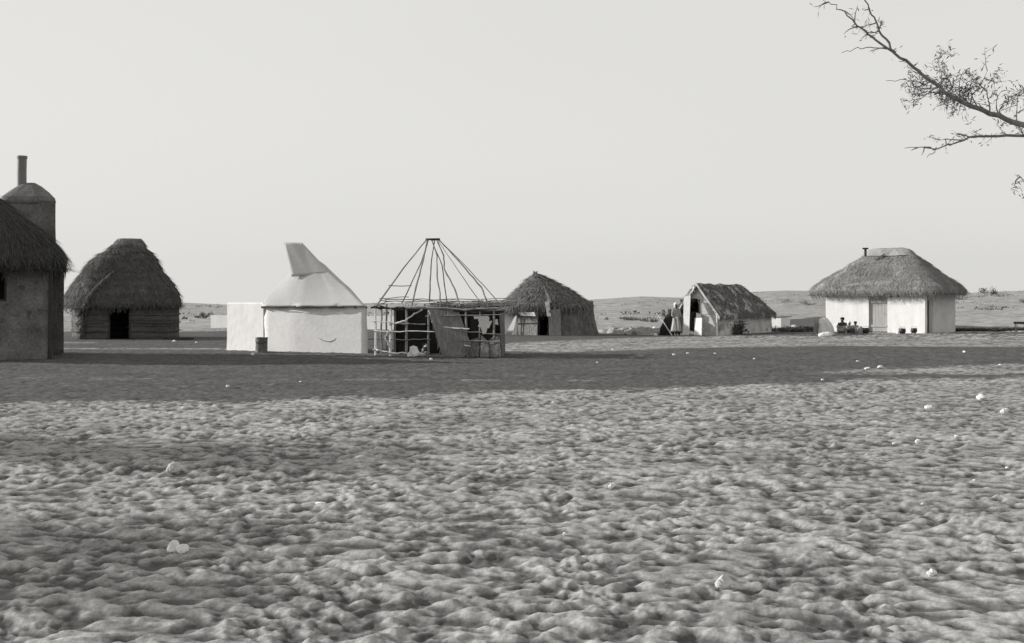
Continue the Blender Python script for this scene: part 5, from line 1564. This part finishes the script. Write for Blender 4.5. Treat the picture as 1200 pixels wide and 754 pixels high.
def twig(mb, lf, p, d, L, depth, r_, leafy):
    pts = [p]; q = Vector(p); dd = Vector(d).normalized()
    for k in range(4):
        dd = (dd + Vector((rnd.gauss(0, .22), rnd.gauss(0, .22), rnd.gauss(-.02, .2)))).normalized()
        q = q + dd * L / 4; pts.append(q.copy())
    mb.tube(pts, [r_ * (1 - .2 * i) for i in range(5)], 4, False)
    for a in pts[1:]:
        for _ in range(leafy if rnd.random() < .75 else 0): leaf(lf, a + Vector([rnd.gauss(0, .015) for _ in range(3)]), rnd.uniform(.03, .07), .0045)
    if depth:
        for a in pts[1:]:
            if rnd.random() < .8:
                nd = (dd + Vector((rnd.gauss(0, .8), rnd.gauss(0, .8), rnd.gauss(0, .7)))).normalized()
                twig(mb, lf, a, nd, L * .55, depth - 1, r_ * .55, leafy)

def right_tree():
    Y = 11.5; tx = gx(1330, Y)
    t = thing('tree', 'gum tree whose thin leafy branches reach in at the upper right corner', 'tree', (tx, Y, 0))
    tr = MB(); tr.tube([(tx + .15, Y, -.1), (tx + .1, Y, .5), (tx - .02, Y + .05, 1.6), (tx - .05, Y, 2.7), (tx + .1, Y + .1, 3.9), (tx + .35, Y + .2, 5.4), (tx + .5, Y + .1, 7.2)], [.24, .19, .17, .155, .12, .08, .03], 14)
    tr.build('trunk', M['bark'], t)
    tw = MB(); lf = MB()
    def limb(pxs, r0, r1, dy, name='branch'):
        pts = branch_pts(pxs, Y, dy); P = []
        for i in range(len(pts) - 1):
            for k in range(4): P.append(pts[i].lerp(pts[i + 1], k / 4) + Vector([rnd.gauss(0, .006) for _ in range(3)]))
        P.append(pts[-1]); m_ = len(P) - 1
        b = MB(); b.tube(P, [r0 + (r1 - r0) * (i / m_) ** .7 for i in range(m_ + 1)], 8); b.build(name, M['bark'], t); return P
    p1 = limb([(1330, 185), (1260, 170), (1200, 148), (1160, 133), (1130, 122), (1105, 108), (1085, 90), (1066, 75), (1045, 60), (1022, 42), (1006, 30), (990, 14), (975, 4), (960, 0)], .034, .0015, -1.2)
    p2 = limb([(1048, 62), (1034, 42), (1024, 22), (1014, 0), (1008, -16)], .013, .004, -.2)
    p3 = limb([(1330, 200), (1260, 172), (1200, 160), (1160, 159), (1140, 160), (1122, 167), (1098, 174), (1080, 172), (1060, 174)], .020, .002, -.6)
    limb([(1098, 174), (1092, 180), (1086, 185)], .006, .002, -.1)
    limb([(1044, 58), (1020, 56), (1000, 57), (986, 62)], .006, .002, -.1)
    limb([(1110, 110), (1090, 109), (1075, 112)], .007, .002, -.1)
    limb([(1084, 99), (1060, 93), (1038, 95)], .005, .002, -.2)
    p5 = limb([(1330, 260), (1280, 240), (1240, 225), (1205, 216), (1192, 205)], .02, .004, .3)
    p6 = limb([(1330, 90), (1290, 40), (1240, -10), (1200, -60)], .04, .01, .2)
    def clump(px, py, spread, k, L=.22, dy=-.4, leafy=4):
        for _ in range(k):
            yy = Y + dy + rnd.gauss(0, .15)
            p = Vector((gx(px + rnd.gauss(0, spread), yy), yy, gz(py + rnd.gauss(0, spread * .6), yy)))
            twig(tw, lf, p, (rnd.gauss(-.5, .8), rnd.gauss(0, .6), rnd.gauss(.2, .5)), L, 1, .005, leafy)
    # twigs start on the limbs so that nothing hangs in the air
    def sprout(P, f0, f1, k, L, leafy, up=.3, depth=2):
        for _ in range(k):
            i = int((f0 + (f1 - f0) * rnd.random()) * (len(P) - 1)); a = P[i]
            twig(tw, lf, a, (rnd.gauss(-.5, .5), rnd.gauss(0, .5), rnd.gauss(up, .45)), L * rnd.uniform(.6, 1.2), depth, .007, leafy)
    sprout(p1, .16, .36, 9, .34, 2, .9)
    sprout(p1, .30, .42, 7, .26, 2, .5)
    sprout(p1, .36, .47, 4, .16, 1, .0, 1)
    sprout(p1, .45, .75, 5, .12, 1, .1, 0); sprout(p1, .75, .98, 5, .12, 1, .0, 0)
    sprout(p2, .3, .95, 5, .12, 1, .1, 1)
    sprout(p3, .22, .40, 4, .2, 2, .5, 1); sprout(p3, .5, .62, 2, .18, 2, .9, 1); sprout(p3, .8, .98, 3, .12, 0, -.1, 0)
    sprout(p5, .5, 1, 5, .14, 2, -.2, 1); sprout(p6, .1, .4, 4, .3, 1, .2, 1)
    tw.build('twigs', M['bark'], t)['kind'] = 'stuff'
    # crown above, out of frame
    for _ in range(70):
        a = Vector((tx + .3 + rnd.gauss(0, .9), Y + rnd.gauss(0, 1.0), rnd.uniform(4.6, 7.4)))
        if a.x / a.y * F + 600 < 1320: continue
        for __ in range(40): leaf(lf, a + Vector([rnd.gauss(0, .22) for _ in range(3)]), .09, .01)
    lf.build('crown', M['leaf'], t)
right_tree()

def shade_tree(x0, y0, label, zlo, zhi, spread, clumps, leaves, ls):
    """stands just outside the left edge; its broken shade lies across the left of the sand"""
    t = thing('tree', label, 'tree', (x0, y0, 0))
    tr = MB(); tr.tube([(x0, y0, -.1), (x0 + .1, y0, zlo * .4), (x0 - .1, y0 + .1, zlo * .85), (x0 + .1, y0, (zlo + zhi) / 2), (x0, y0, zhi - .4)], [.26, .2, .17, .12, .04], 12)
    tr.build('trunk', M['bark'], t)
    lf = MB(); lb = MB()
    for k in range(clumps):
        a = rnd.uniform(0, 6.28); rr = rnd.uniform(.2, 1) * spread; z = rnd.uniform(zlo, zhi)
        c = Vector((x0 + math.cos(a) * rr, y0 + math.sin(a) * rr, z))
        lb.tube([(x0, y0, min((zlo + zhi) / 2, z - .5)), ((x0 + c.x) / 2, (y0 + c.y) / 2, z - .2), c], [.06, .035, .012], 5)
        for _ in range(leaves):
            leaf(lf, c + Vector((rnd.gauss(0, .5), rnd.gauss(0, .42), rnd.gauss(0, .2))), ls, ls * .16)
    lb.build('branches', M['bark'], t); lf.build('crown', M['leaf'], t)
shade_tree(-17.6, 17.6, 'tall tree outside the left edge whose shade crosses the left of the sand', 3.0, 5.6, 1.5, 26, 260, .20)
shade_tree(-13.4, 10.6, 'thin low tree outside the left edge, nearest the camera', 2.2, 4.1, 1.6, 18, 150, .18)
